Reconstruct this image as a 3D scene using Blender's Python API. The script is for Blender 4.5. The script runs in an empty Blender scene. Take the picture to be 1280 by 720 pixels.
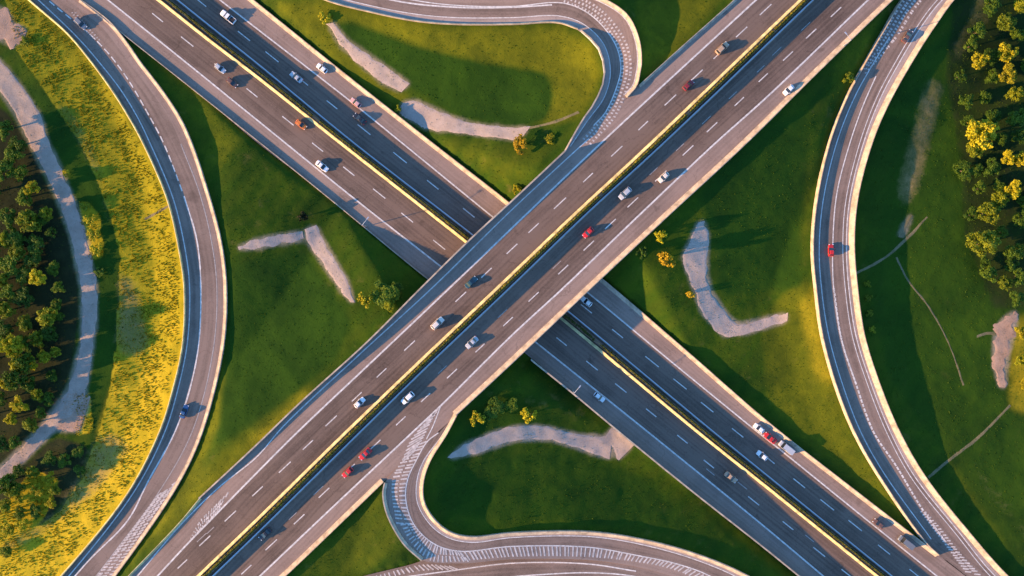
import bpy, bmesh, math, random
import numpy as np
from mathutils import Vector, noise as mnoise
from mathutils.bvhtree import BVHTree
random.seed(7); rng = np.random.default_rng(7)
S, H = 0.25, 300.0            # metres per photo pixel on the lower road, flying height
scene = bpy.context.scene
COL = scene.collection
R = math.radians

# ------------------------------------------------------------------ helpers
def W(px, py, z=0.0):
    k = S*(H-z)/H
    return Vector(((px-640)*k, (360-py)*k, z))
def link(o, parent=None):
    COL.objects.link(o)
    if parent: o.parent = parent
    return o
def mesh_obj(name, verts, faces, mat, parent=None, smooth=False, mats=None, fmat=None, uvs=None):
    me = bpy.data.meshes.new(name)
    me.from_pydata([tuple(v) for v in verts], [], faces)
    for m in (mats or [mat]): me.materials.append(m)
    if fmat is not None: me.polygons.foreach_set('material_index', fmat)
    if uvs is not None:
        ul = me.uv_layers.new(name='UVMap')
        li = np.zeros(len(me.loops), dtype=np.int32); me.loops.foreach_get('vertex_index', li)
        ul.data.foreach_set('uv', np.asarray(uvs, dtype=np.float32)[li].ravel())
    if smooth: me.polygons.foreach_set('use_smooth', [True]*len(me.polygons))
    me.update()
    return link(bpy.data.objects.new(name, me), parent)
def tag(o, label=None, cat=None, group=None, kind=None):
    if label: o['label'] = label
    if cat: o['category'] = cat
    if group: o['group'] = group
    if kind: o['kind'] = kind
    return o
def empty(name, loc, rz=0):
    o = bpy.data.objects.new(name, None); COL.objects.link(o)
    o.location = loc; o.rotation_euler = (0, 0, rz); o.empty_display_size = 0.5
    return o
def catmull(pts, step=4.0):
    """smooth polyline through pixel points, resampled about every `step` pixels"""
    P = np.array(pts, float)
    if len(P) == 2: P = np.array([P[0], (P[0]+P[1])/2, P[1]])
    Q = np.vstack([2*P[0]-P[1], P, 2*P[-1]-P[-2]])
    out = []
    for i in range(1, len(Q)-2):
        p0, p1, p2, p3 = Q[i-1:i+3]
        d = lambda a, b: max(np.hypot(*(b-a))**0.5, 1e-6)
        t0 = 0; t1 = t0+d(p0, p1); t2 = t1+d(p1, p2); t3 = t2+d(p2, p3)
        n = max(2, int(np.hypot(*(p2-p1))/2))
        for t in np.linspace(t1, t2, n, endpoint=False):
            A1 = (t1-t)/(t1-t0)*p0+(t-t0)/(t1-t0)*p1; A2 = (t2-t)/(t2-t1)*p1+(t-t1)/(t2-t1)*p2
            A3 = (t3-t)/(t3-t2)*p2+(t-t2)/(t3-t2)*p3
            B1 = (t2-t)/(t2-t0)*A1+(t-t0)/(t2-t0)*A2; B2 = (t3-t)/(t3-t1)*A2+(t-t1)/(t3-t1)*A3
            out.append((t2-t)/(t2-t1)*B1+(t-t1)/(t2-t1)*B2)
    out.append(P[-1]); out = np.array(out)
    L = np.r_[0, np.cumsum(np.hypot(*np.diff(out, axis=0).T))]
    n = max(2, int(round(L[-1]/step))+1); s = np.linspace(0, L[-1], n)
    return np.c_[np.interp(s, L, out[:, 0]), np.interp(s, L, out[:, 1])]
def resamp(P, n):
    P = np.asarray(P); L = np.r_[0, np.cumsum(np.hypot(*np.diff(P, axis=0).T))]
    s = np.linspace(0, L[-1], n)
    return np.c_[np.interp(s, L, P[:, 0]), np.interp(s, L, P[:, 1])]
def plen(P): return float(np.hypot(*np.diff(np.asarray(P), axis=0).T).sum())
def offset_poly(P, d):
    """shift a pixel polyline sideways (positive: to the right of travel in the photo)"""
    T = np.gradient(P, axis=0); T /= np.hypot(T[:, 0], T[:, 1])[:, None]
    return P+np.c_[-T[:, 1], T[:, 0]]*d
def inpoly(X, Y, poly):
    poly = np.array(poly, float); ins = np.zeros(X.shape, bool); j = len(poly)-1
    for i in range(len(poly)):
        xi, yi = poly[i]; xj, yj = poly[j]
        c = ((yi > Y) != (yj > Y)) & (X < (xj-xi)*(Y-yi)/(yj-yi+1e-12)+xi)
        ins ^= c; j = i
    return ins

# ------------------------------------------------------------------ materials
class NT:
    def __init__(s, name, rough=0.8, spec=0.3):
        s.m = bpy.data.materials.new(name); s.m.use_nodes = True
        s.t = s.m.node_tree; s.b = s.t.nodes['Principled BSDF']
        s.b.inputs['Roughness'].default_value = rough
        s.b.inputs['Specular IOR Level'].default_value = spec
    def n(s, typ, **kw):
        x = s.t.nodes.new(typ)
        for k, v in kw.items():
            if k in x.inputs.keys(): x.inputs[k].default_value = v
            else: setattr(x, k, v)
        return x
    def l(s, a, b): s.t.links.new(a, b)
    def noise(s, vec, scale, detail=4, rough=0.6, dist=0):
        x = s.n('ShaderNodeTexNoise', Scale=scale, Detail=detail, Roughness=rough, Distortion=dist)
        if vec is not None: s.l(vec, x.inputs['Vector'])
        return x.outputs['Fac']
    def noise_vec(s, p):
        x = s.n('ShaderNodeTexNoise', Scale=0.4, Detail=3); s.l(p, x.inputs['Vector'])
        m = s.n('ShaderNodeVectorMath', operation='MULTIPLY_ADD'); s.l(x.outputs['Color'], m.inputs[0]); m.inputs[1].default_value = (5, 5, 0); s.l(p, m.inputs[2])
        return m.outputs[0]
    def ramp(s, fac, stops):
        r = s.n('ShaderNodeValToRGB'); e = r.color_ramp.elements
        while len(e) < len(stops): e.new(0.5)
        for i, (p, c) in enumerate(stops):
            e[i].position = p; e[i].color = (*c, 1) if len(c) == 3 else c
        s.l(fac, r.inputs['Fac']); return r.outputs['Color']
    def mix(s, fac, a, b, typ='MIX'):
        x = s.n('ShaderNodeMix', data_type='RGBA', blend_type=typ)
        for k, v in ((0, fac), (6, a), (7, b)):
            if hasattr(v, 'is_linked'): s.l(v, x.inputs[k])
            elif k == 0: x.inputs[0].default_value = v
            else: x.inputs[k].default_value = (*v, 1)
        return x.outputs[2]
    def math(s, op, a, b=None, clamp=False):
        x = s.n('ShaderNodeMath', operation=op, use_clamp=clamp)
        for i, v in enumerate((a, b)):
            if v is None: continue
            if hasattr(v, 'is_linked'): s.l(v, x.inputs[i])
            else: x.inputs[i].default_value = v
        return x.outputs[0]
    def color(s, c): s.l(c, s.b.inputs['Base Color'])
    def bump(s, h, strength, dist):
        b = s.n('ShaderNodeBump', Strength=strength, Distance=dist)
        s.l(h, b.inputs['Height']); s.l(b.outputs[0], s.b.inputs['Normal'])
    def pos(s): return s.n('ShaderNodeNewGeometry').outputs['Position']

def flat(name, c, rough=0.6, spec=0.3, metal=0, var=0.0, vs=3.0):
    t = NT(name, rough, spec); t.b.inputs['Metallic'].default_value = metal
    if var:
        f = t.noise(t.pos(), vs, 4)
        t.color(t.ramp(f, [(0.3, [x*(1-var) for x in c]), (0.7, [min(1, x*(1+var)) for x in c])]))
    else: t.b.inputs['Base Color'].default_value = (*c, 1)
    return t.m
def road_mat(name, lo, hi, streak=0.5, patch=True):
    t = NT(name, 0.85, 0.25)
    uv = t.n('ShaderNodeUVMap').outputs[0]
    mp = t.n('ShaderNodeMapping'); mp.inputs['Scale'].default_value = (1.1, 0.035, 1); t.l(uv, mp.inputs[0])
    st = t.noise(mp.outputs[0], 1.0, 5, 0.6)
    mp2 = t.n('ShaderNodeMapping'); mp2.inputs['Scale'].default_value = (0.35, 0.008, 1); t.l(uv, mp2.inputs[0])
    st2 = t.noise(mp2.outputs[0], 1.0, 2, 0.5)
    blot = t.noise(t.pos(), 0.07, 5, 0.65, 0.5)
    fine = t.noise(t.pos(), 2.2, 3, 0.7)
    f = t.math('ADD', t.math('MULTIPLY', st, streak), t.math('MULTIPLY', blot, 0.9-streak*0.6))
    f = t.math('ADD', f, t.math('MULTIPLY', st2, 0.25))
    f = t.math('ADD', f, t.math('MULTIPLY', t.math('SUBTRACT', fine, 0.5), 0.34))
    # polished wheel tracks repeat across the lanes, broken up along the road
    sx = t.n('ShaderNodeSeparateXYZ'); t.l(uv, sx.inputs[0])
    wv = t.math('SINE', t.math('MULTIPLY', t.math('ADD', sx.outputs[0], t.math('MULTIPLY', st2, 1.4)), 3.3))
    f = t.math('ADD', f, t.math('MULTIPLY', wv, 0.035))
    # lengths of newer and older surfacing
    vb = t.n('ShaderNodeTexVoronoi', feature='F1', Scale=1.0); mp3 = t.n('ShaderNodeMapping'); mp3.inputs['Scale'].default_value = (0.14, 0.016, 1); t.l(uv, mp3.inputs[0])
    vb.distance = 'CHEBYCHEV'; t.l(mp3.outputs[0], vb.inputs['Vector'])
    sc_ = t.n('ShaderNodeSeparateColor'); t.l(vb.outputs['Color'], sc_.inputs[0])
    f = t.math('ADD', f, t.math('MULTIPLY', t.math('SUBTRACT', sc_.outputs[0], 0.5), 0.09))
    c = t.ramp(f, [(0.44, lo), (0.76, hi)])
    ck = t.n('ShaderNodeTexVoronoi', feature='DISTANCE_TO_EDGE', Scale=0.11); t.l(t.noise_vec(t.pos()), ck.inputs['Vector'])
    c = t.mix(t.math('MULTIPLY', t.math('LESS_THAN', ck.outputs['Distance'], 0.006), 0.28), c, [x*0.4 for x in lo])
    if patch:   # tar stains and repairs
        sp = t.noise(t.pos(), 0.16, 3, 0.5, 0.3)
        k = t.ramp(sp, [(0.68, (0, 0, 0)), (0.74, (1, 1, 1))])
        c = t.mix(t.math('MULTIPLY', k, 0.4), c, [x*0.45 for x in lo])
    t.color(c); t.bump(fine, 0.25, 0.05)
    return t.m
M = {}
M['asphalt'] = road_mat('asphalt', (0.084, 0.058, 0.044), (0.180, 0.125, 0.094))
M['asphalt_ramp'] = road_mat('ramp_asphalt', (0.115, 0.083, 0.064), (0.240, 0.172, 0.134))
M['shoulder'] = road_mat('pale_shoulder_asphalt', (0.19, 0.135, 0.104), (0.30, 0.213, 0.166), 0.35)
M['strip'] = road_mat('concrete_edge', (0.26, 0.20, 0.165), (0.40, 0.31, 0.26), 0.3, False)
M['paint'] = flat('white_road_paint', (0.58, 0.54, 0.49), 0.6, 0.3, var=0.3, vs=1.1)
M['paint_worn'] = flat('worn_road_paint', (0.34, 0.30, 0.27), 0.7, 0.3, var=0.3, vs=1.6)
M['paint_hatch'] = flat('faded_hatch_paint', (0.50, 0.44, 0.39), 0.65, 0.3, var=0.3, vs=0.9)
M['concrete'] = flat('barrier_concrete', (0.40, 0.32, 0.23), 0.8, 0.3, var=0.36, vs=0.5)
M['yellow_conc'] = flat('weathered_yellow_concrete', (0.50, 0.42, 0.20), 0.8, 0.3, var=0.40, vs=0.55)
M['kerb'] = flat('kerb_stone', (0.44, 0.41, 0.38), 0.8, 0.3, var=0.2, vs=1.5)
M['steel'] = flat('galvanised_steel', (0.55, 0.57, 0.60), 0.45, 0.5, 0.6)
M['panel'] = flat('noise_panel', (0.40, 0.42, 0.42), 0.6, 0.3, var=0.12, vs=0.6)
M['screen'] = flat('dark_green_shadow_screen', (0.06, 0.085, 0.03), 0.8, var=.2)
M['tyre'] = flat('tyre_rubber', (0.02, 0.02, 0.02), 0.85)
M['rim'] = flat('alloy_rim', (0.5, 0.5, 0.52), 0.35, 0.5, 0.7)
M['glass'] = flat('tinted_car_glass', (0.015, 0.02, 0.025), 0.08, 0.6)
M['headlamp'] = flat('headlight_lens', (0.8, 0.8, 0.78), 0.15, 0.6)
M['tail'] = flat('taillight_lens', (0.45, 0.01, 0.01), 0.2, 0.6)
M['black'] = flat('black_plastic', (0.02, 0.02, 0.022), 0.6)

def pad_mat(name, lo, hi):
    t = NT(name, 0.9, 0.2); p = t.pos()
    f = t.math('ADD', t.math('MULTIPLY', t.noise(p, 0.25, 5, 0.65), 0.6), t.math('MULTIPLY', t.noise(p, 2.5, 4, 0.75), 0.4))
    c = t.ramp(f, [(0.32, lo), (0.66, hi)])
    v = t.n('ShaderNodeTexVoronoi', Scale=0.9); t.l(p, v.inputs['Vector'])
    c = t.mix(t.math('MULTIPLY', t.math('GREATER_THAN', t.noise(p, 0.7, 4), 0.64), 0.22), c, (0.07, 0.085, 0.03))
    t.color(c); t.bump(t.noise(p, 3, 4, 0.7), 0.6, 0.12)
    return t.m
M['gravel'] = pad_mat('pale_gravel', (0.27, 0.20, 0.15), (0.42, 0.32, 0.25))
M['stone'] = pad_mat('crushed_stone', (0.30, 0.235, 0.19), (0.42, 0.335, 0.28))
M['trail'] = pad_mat('worn_trail', (0.085, 0.085, 0.035), (0.20, 0.165, 0.09))
M['earth'] = pad_mat('bare_earth', (0.26, 0.165, 0.11), (0.42, 0.28, 0.20))

def leaf_mat(name, lo, mid, hi):
    t = NT(name, 0.65, 0.2)
    oi = t.n('ShaderNodeObjectInfo').outputs['Random']
    f = t.math('ADD', t.math('MULTIPLY', t.noise(t.pos(), 0.9, 3, 0.6), 0.75), t.math('MULTIPLY', oi, 0.25))
    t.color(t.ramp(f, [(0.3, lo), (0.5, mid), (0.72, hi)]))
    tr = t.n('ShaderNodeBsdfTranslucent'); t.l(t.b.inputs['Base Color'].links[0].from_socket, tr.inputs['Color'])
    ms = t.n('ShaderNodeMixShader'); ms.inputs[0].default_value = 0.25
    out = t.t.nodes['Material Output']
    t.l(t.b.outputs[0], ms.inputs[1]); t.l(tr.outputs[0], ms.inputs[2]); t.l(ms.outputs[0], out.inputs[0])
    return t.m
M['leaf_green'] = leaf_mat('green_leaves', (0.030, 0.070, 0.006), (0.065, 0.125, 0.008), (0.14, 0.20, 0.010))
M['leaf_olive'] = leaf_mat('olive_leaves', (0.08, 0.12, 0.006), (0.17, 0.20, 0.008), (0.30, 0.31, 0.010))
M['leaf_yellow'] = leaf_mat('yellow_leaves', (0.18, 0.17, 0.008), (0.36, 0.32, 0.010), (0.52, 0.46, 0.015))
M['leaf_orange'] = leaf_mat('orange_leaves', (0.28, 0.18, 0.008), (0.48, 0.31, 0.010), (0.58, 0.42, 0.02))
M['leaf_dark'] = leaf_mat('near_black_leaves', (0.006, 0.010, 0.004), (0.012, 0.020, 0.006), (0.03, 0.04, 0.01))
M['hedge'] = leaf_mat('hedge_leaves', (0.05, 0.065, 0.006), (0.17, 0.15, 0.008), (0.42, 0.35, 0.02))
M['straw'] = leaf_mat('meadow_tufts', (0.16, 0.16, 0.008), (0.28, 0.24, 0.010), (0.48, 0.37, 0.02))
M['bark'] = flat('tree_bark', (0.10, 0.075, 0.055), 0.9, var=0.3, vs=4)

# ------------------------------------------------------------------ roads: lofted sheets
roads = {}
def ext(P, a, b):
    """lengthen a pixel polyline at both ends along its own end directions"""
    P = [np.array(p, float) for p in P]
    def e(p, q, d):
        v = p-q; return p+v/np.hypot(*v)*d
    if a: P = [e(P[0], P[1], a)]+P
    if b: P = P+[e(P[-1], P[-2], b)]
    return P
def build_road(name, lines, mats, zc, extra=(0, 0), step=5.0, label=None, even=None):
    """lines: pixel polylines from left to right, all running the same way; mats: one material between each pair;
    zc: (fraction, height) control pairs along the road"""
    cur = [catmull(ext(l, *extra), 3) for l in lines]
    n = int(max(plen(c) for c in cur)/step)+1
    cur = [resamp(c, n) for c in cur]
    # dense columns
    cols, cm = [cur[0]], []
    for i in range(len(cur)-1):
        k = max(1, int(np.median(np.hypot(*(cur[i+1]-cur[i]).T))/8))
        for j in range(1, k+1):
            cols.append(cur[i]+(cur[i+1]-cur[i])*j/k); cm.append(i)
    zt = np.interp(np.linspace(0, 1, n), *zip(*zc))
    ker = np.hanning(15); ker /= ker.sum()
    zt = np.convolve(np.pad(zt, 7, mode='edge'), ker, 'valid')
    V, UV = [], []
    cl = (cur[0]+cur[-1])/2; along = np.r_[0, np.cumsum(np.hypot(*np.diff(cl, axis=0).T))]*S
    for c in cols:
        for i in range(n): V.append(W(c[i][0], c[i][1], zt[i]))
    nc = len(cols)
    for j, c in enumerate(cols):
        off = np.hypot(*(c-cols[0]).T)*S
        for i in range(n): UV.append((off[i], along[i]))
    F, FM = [], []
    um = []; [um.append(m) for m in mats if m not in um]
    for j in range(nc-1):
        for i in range(n-1):
            F.append((j*n+i, j*n+i+1, (j+1)*n+i+1, (j+1)*n+i)); FM.append(um.index(mats[cm[j]]))
    # make faces point up
    a, b, c_, d = [V[k] for k in F[0]]
    if (b-a).cross(c_-a).z < 0: F = [tuple(reversed(f)) for f in F]
    bv = BVHTree.FromPolygons([tuple(v) for v in V], F)
    sheetV, sheetF = len(V), len(F)
    # vertical skirts along both sides
    for side in (0, nc-1):
        base = len(V)
        for i in range(n):
            v = V[side*n+i]; V.append(Vector((v.x, v.y, v.z-0.7))); UV.append(UV[side*n+i])
        for i in range(n-1):
            F.append((side*n+i, side*n+i+1, base+i+1, base+i)); FM.append(FM[0] if side == 0 else FM[sheetF-1])
    o = mesh_obj(name, V, F, None, mats=[M[k] for k in um], fmat=FM, uvs=UV)
    tag(o, kind='structure', label=label)
    roads[name if label is None else label] = None
    return dict(obj=o, bvh=bv, cols=cols, zt=zt, n=n, cur=cur)
CAM = Vector((0, 0, H))
def hit(rd, px, py, dz=0.0):
    d = (W(px, py, 0)-CAM).normalized()
    h = rd['bvh'].ray_cast(CAM, d)[0]
    if h is None:
        z = 0.0
        for _ in range(4):
            q = rd['bvh'].find_nearest(W(px, py, z))[0]; z = q.z
        h = W(px, py, z)
    return Vector((h.x, h.y, h.z+dz))

# --- the bridge road (lower left to upper right)
A_outL = [(160,720),(225,652),(250,622),(320,557),(377,502),(460,427),(525,362),(590,298),(640,252),(709,187),(800,105),(915,2)]
A_line0 = [(172,720),(225,657),(275,608),(320,572),(355,532),(445,447),(540,360),(640,262),(735,174)]
A_edgeL = [(197,720),(237,677),(272,641),(320,592),(372,540),(465,452),(562,360),(640,285),(750,180),(945,0)]
A_medL = [(247,720),(320,650),(430,542),(530,446),(622,359),(712,273),(812,180),(958,40),(1000,0)]
A_medR = [(266,720),(320,668),(447,543),(540,452),(640,357),(728,272),(828,180),(960,54),(1016,0)]
A_edgeR = [(325,720),(420,630),(517,539),(550,508),(640,419),(704,360),(800,268),(893,180),(960,120),(1085,0)]
A_outR = [(357,720),(420,660),(480,602),(570,519),(640,454),(738,361),(835,270),(931,181),(1020,93),(1116,0)]
rA = build_road('upper_highway', [A_outL, A_edgeL, A_medL, A_medR, A_edgeR, A_outR],
                ['shoulder', 'asphalt', 'asphalt', 'asphalt', 'shoulder'],
                [(0, 4.2), (.22, 4.4), (.345, 8), (.66, 8), (.76, 6.3), (1, 6)], (520, 520))
# --- the road passing beneath (upper left to lower right)
B_outL = [(101,0),(145,35),(190,71),(250,118),(320,177),(405,242),(460,287),(532,346),(600,398),(662,446),(715,490),(775,540),(860,609),(960,688),(1000,720)]
B_edgeL = [(135,0),(230,76),(320,149),(445,250),(547,330),(670,428),(810,540),(960,662),(1029,720)]
B_medL = [(197,0),(260,50),(320,96),(425,179),(580,301),(702,399),(870,539),(960,611),(1095,720)]
B_medR = [(222,0),(272,40),(320,78),(443,179),(590,293),(715,393),(891,539),(960,595),(1115,720)]
B_edgeR = [(275,0),(320,35),(440,128),(503,179),(612,268),(735,366),(850,461),(947,540),(975,562),(1080,647),(1171,720)]
B_outR = [(317,0),(430,91),(540,178),(635,252),(767,360),(860,440),(960,527),(1085,625),(1172,692),(1208,720)]
rB = build_road('lower_highway', [B_outL, B_edgeL, B_medL, B_medR, B_edgeR, B_outR],
                ['shoulder', 'asphalt', 'asphalt', 'asphalt', 'shoulder'], [(0, 0), (1, 0)], (520, 520))
# --- western curving ramp
C_outL = [(-110,-130),(-20,-52),(37,0),(85,42),(112,74),(140,112),(162,147),(180,180),(210,250),(225,315),(231,360),(229,430),(216,490),(200,540),(160,617),(77,720),(10,790)]
C_lineL = [(-95,-130),(-10,-52),(48,0),(98,48),(125,79),(150,111),(171,145),(188,180),(217,250),(232,315),(237,360),(234,430),(221,492),(206,540),(168,614),(86,720),(20,792)]
C_mid = [(-75,-130),(5,-52),(60,0),(120,50),(155,92),(185,142),(205,180),(230,245),(246,300),(251,360),(246,447),(222,532),(185,602),(160,650),(107,705),(40,785)]
C_sub = [(-70,-140),(20,-56),(85,0),(128,35),(161,78),(190,116),(213,150),(226,180),(249,240),(264,300),(271,360),(266,440),(240,540),(194,622),(150,681),(120,720),(55,795)]
C_outR = [(-60,-130),(20,-66),(101,-1),(137,26),(158,51),(176,77),(203,112),(226,147),(241,180),(261,240),(277,300),(284,360),(280,435),(254,540),(224,605),(145,720),(80,800)]
rC = build_road('western_ramp', [C_outL, C_mid, C_sub, C_outR], ['asphalt_ramp', 'asphalt_ramp', 'shoulder'],
                [(0, 0), (.22, 0), (.42, 1.7), (.60, 2.7), (.80, 3.2), (1, 3.8)])
# --- eastern curving ramp
D_outL = [(1290,-160),(1182,-54),(1127,0),(1104,38),(1080,80),(1059,119),(1037,175),(1020,250),(1015,310),(1019,362),(1027,420),(1045,485),(1067,540),(1095,590),(1157,679),(1172,693),(1208,721),(1300,795)]
D_lineL = [(1300,-156),(1195,-50),(1140,0),(1112,46),(1090,82),(1068,122),(1046,178),(1029,250),(1024,310),(1027,362),(1036,420),(1054,483),(1076,540),(1104,590),(1164,674)]
D_mid = [(1320,-150),(1205,-44),(1155,4),(1122,52),(1095,95),(1078,134),(1062,180),(1046,242),(1041,305),(1042,360),(1052,425),(1070,480),(1092,540),(1120,582),(1150,632),(1185,682),(1220,715),(1320,792)]
D_sub = [(1335,-145),(1228,-44),(1174,4),(1146,42),(1122,82),(1100,124),(1079,180),(1062,250),(1058,305),(1061,360),(1070,420),(1089,480),(1113,540),(1143,595),(1197,663),(1246,722),(1332,790)]
D_outR = [(1350,-140),(1244,-50),(1192,0),(1170,30),(1147,65),(1110,130),(1089,180),(1071,250),(1067,305),(1071,360),(1080,420),(1100,483),(1124,540),(1155,594),(1210,664),(1262,722),(1345,790)]
rD = build_road('eastern_ramp', [D_outL, D_mid, D_sub, D_outR], ['asphalt_ramp', 'asphalt_ramp', 'strip'],
                [(0, 6), (.22, 5.0), (.38, 3.2), (.52, 2.4), (.68, 1.6), (.82, 0.05), (.84, 0), (1, 0)])
# --- northern loop
E_in = [(300,-52),(405,0),(460,15),(520,27),(570,31),(640,31),(697,29),(722,37),(747,60),(755,90),(747,120),(727,152),(706,189),(694,202)]
E_kerb = [(303,-62),(410,-8),(463,7),(522,18),(570,22),(640,22),(699,20),(729,30),(755,56),(763,90),(755,122),(735,150),(713,183),(701,196)]
E_hat = [(312,-80),(425,-28),(480,-8),(528,2),(575,7),(640,8),(705,4),(740,20),(769,55),(776,85),(771,108),(757,140),(742,157),(729,171)]
E_out = [(325,-110),(440,-55),(500,-32),(540,-24),(590,-18),(650,-16),(715,-14),(757,0),(785,20),(799,50),(802,78),(800,92),(796,108),(784,122)]
rE = build_road('northern_loop', [E_in, E_kerb, E_hat, E_out], ['strip', 'asphalt_ramp', 'shoulder'],
                [(0, 4.2), (.3, 4.6), (.55, 5.6), (.75, 6.8), (.90, 7.985), (1, 7.985)], (90, 0))
# --- southern loop and the road it leaves
G_in = [(590,498),(573,516),(560,541),(538,577),(530,602),(531,627),(545,650),(565,665),(590,670),(640,665),(740,664),(815,676),(880,695),(937,720),(1040,785)]
G_kerb = [(580,508),(565,523),(552,545),(529,577),(521,602),(522,629),(538,656),(560,672),(590,678),(640,672),(740,671),(812,683),(876,702),(928,725),(1034,793)]
G_hat = [(556,532),(548,541),(534,552),(519,578),(510,598),(507,622),(517,655),(543,680),(575,689),(640,683),(735,684),(795,694),(850,706),(895,724),(1010,805)]
G_out = [(500,580),(481,603),(479,612),(479,622),(483,640),(492,660),(506,681),(527,700),(580,704),(640,699),(735,700),(792,708),(845,722),(884,738),(1000,815)]
rG = build_road('southern_loop', [G_in, G_kerb, G_hat, G_out], ['strip', 'asphalt_ramp', 'shoulder'],
                [(0, 7.985), (.10, 7.985), (.35, 6), (.5, 4.2), (.6, 4), (1, 4)], (0, 120))
J_up = [(330,755),(455,720),(522,703),(545,693),(580,697),(640,692),(735,693),(790,700),(842,714),(880,728),(1000,805)]
J_lo = [(340,820),(455,790),(527,772),(580,770),(640,768),(735,770),(785,776),(825,790),(860,808),(960,880)]
rJ = build_road('southern_road', [J_up, J_lo], ['asphalt_ramp'], [(0, 3.96), (1, 3.96)], (100, 120))
F_lo = [(716,-15),(745,-6),(760,3),(792,-2),(880,-45)]
F_up = [(716,-60),(745,-58),(760,-56),(785,-60),(850,-95)]
rF = build_road('northern_road', [F_lo, F_up], ['asphalt_ramp'], [(0, 4.9), (1, 4.9)], (0, 60))
ROADS = dict(A=rA, B=rB, C=rC, D=rD, E=rE, G=rG, J=rJ, F=rF)

# ------------------------------------------------------------------ terrain
PAD_SPECS = [
    ('gravel_track', [(-40,80),(0,115),(17,140),(37,180),(70,245),(88,297),(101,360),(100,430),(85,485),(45,540),(0,585),(-40,620)], [(-40,40),(0,74),(22,100),(50,142),(62,180),(77,212),(97,260),(109,300),(121,360),(120,405),(112,465),(104,500),(67,540),(0,607),(-40,645)], 'gravel', 0.25),
    ('dirt_patch', [(-20,0),(10,14),(20,30),(34,38)], [(-20,50),(0,50),(16,60),(30,48)], 'earth', .8),
    ('dirt_patch', [(86,487),(104,493),(112,500)], [(70,540),(88,540),(100,538)], 'earth', 1.0),
    ('stone_path', [(418,28),(434,50),(470,74),(513,104)], [(408,30),(428,60),(478,105),(502,115)], 'stone', .3),
    ('stone_path', [(504,128),(520,124),(536,132),(570,147),(597,155),(640,159),(664,157)], [(497,140),(520,154),(533,161),(575,166),(610,171),(640,175),(652,173)], 'stone', .25),
    ('foot_trail', [(662,158),(690,151),(722,138)], [(660,162),(692,155),(725,142)], 'trail', 0.06),
    ('stone_path', [(297,308),(320,299),(378,288)], [(299,313),(322,311),(380,300)], 'stone', .3),
    ('stone_path', [(380,287),(384,303),(402,328),(422,358),(438,378)], [(396,281),(403,296),(420,326),(436,354),(443,378)], 'stone', .3),
    ('stone_path', [(881,276),(886,295),(884,325),(887,360),(905,387),(923,405),(960,396),(985,391)], [(872,278),(862,302),(852,322),(867,362),(877,390),(903,420),(935,417),(984,402)], 'stone', .3),
    ('stone_path', [(560,572),(580,556),(606,544),(640,533),(680,533),(720,542),(765,546)], [(564,573),(600,566),(640,552),(690,551),(720,560),(740,567),(762,574)], 'stone', .25),
    ('stone_path', [(765,533),(778,542),(793,556)], [(755,548),(765,560),(773,576)], 'stone', .2),
    ('foot_trail', [(1068,340),(1090,329),(1107,319),(1135,293),(1158,270)], [(1068,345),(1092,333),(1110,322),(1138,297),(1160,272)], 'trail', 0.06),
    ('foot_trail', [(1119,322),(1133,350),(1160,385),(1185,430),(1203,482)], [(1122,321),(1136,349),(1163,384),(1187,429),(1206,481)], 'trail', 0.06),
    ('foot_trail', [(1159,595),(1185,573),(1220,546),(1262,505)], [(1162,599),(1188,577),(1223,550),(1264,508)], 'trail', 0.06),
    ('foot_trail', [(1122,296),(1128,282),(1138,268)], [(1130,298),(1134,286),(1142,270)], 'trail', 0.06),
    ('dirt_patch', [(1268,388),(1250,402),(1243,418),(1243,460),(1250,484)], [(1272,392),(1270,410),(1262,440),(1258,470),(1258,485)], 'earth', .9),
    ('foot_trail', [(1221,418),(1235,414),(1245,415)], [(1221,423),(1235,419),(1245,421)], 'trail', 0.06),
    ('foot_trail', [(180,272),(195,264),(212,254)], [(182,276),(197,268),(213,258)], 'trail', 0.06),
]
PADS = [(p_[1], p_[2]) for p_ in PAD_SPECS]
gx = np.arange(-236, 236.01, 0.8); gy = np.arange(-150, 150.01, 0.8)
NX, NY = len(gx), len(gy)
GX, GY = np.meshgrid(gx, gy)                         # [iy, ix]
def splat(rd, arr, take=np.maximum, keep=None):
    cols, zt, n = rd['cols'], rd['zt'], rd['n']
    for a, b in zip(cols[:-1], cols[1:]):
        for fu in np.linspace(0, 1, 5):
            c = a+(b-a)*fu
            c2 = np.vstack([c, (c[1:]+c[:-1])/2, c[:-1]*.75+c[1:]*.25, c[:-1]*.25+c[1:]*.75])
            z2 = np.r_[zt, (zt[1:]+zt[:-1])/2, zt[:-1]*.75+zt[1:]*.25, zt[:-1]*.25+zt[1:]*.75]
            k = S*(H-z2)/H
            x = (c2[:, 0]-640)*k; y = (360-c2[:, 1])*k
            ix = np.round((x-gx[0])/0.8).astype(int); iy = np.round((y-gy[0])/0.8).astype(int)
            ok = (ix >= 0) & (ix < NX) & (iy >= 0) & (iy < NY)
            if keep is not None: ok &= keep(c2[:, 0], c2[:, 1])
            arr[iy[ok], ix[ok]] = z2[ok]
def shift_prop(h, slope, iters, up=True):
    f = np.maximum if up else np.minimum
    sg = -1 if up else 1
    for _ in range(iters):
        for (dy, dx, d) in ((0,1,.8),(0,-1,.8),(1,0,.8),(-1,0,.8),(1,1,1.131),(1,-1,1.131),(-1,1,1.131),(-1,-1,1.131)):
            s = np.full_like(h, -50.0 if up else 50.0)
            s[max(dy,0):NY+min(dy,0), max(dx,0):NX+min(dx,0)] = h[max(-dy,0):NY+min(-dy,0), max(-dx,0):NX+min(-dx,0)]
            h = f(h, s+sg*slope*d)
    return h
PX = GX/S+640; PY = 360-GY/S
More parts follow.
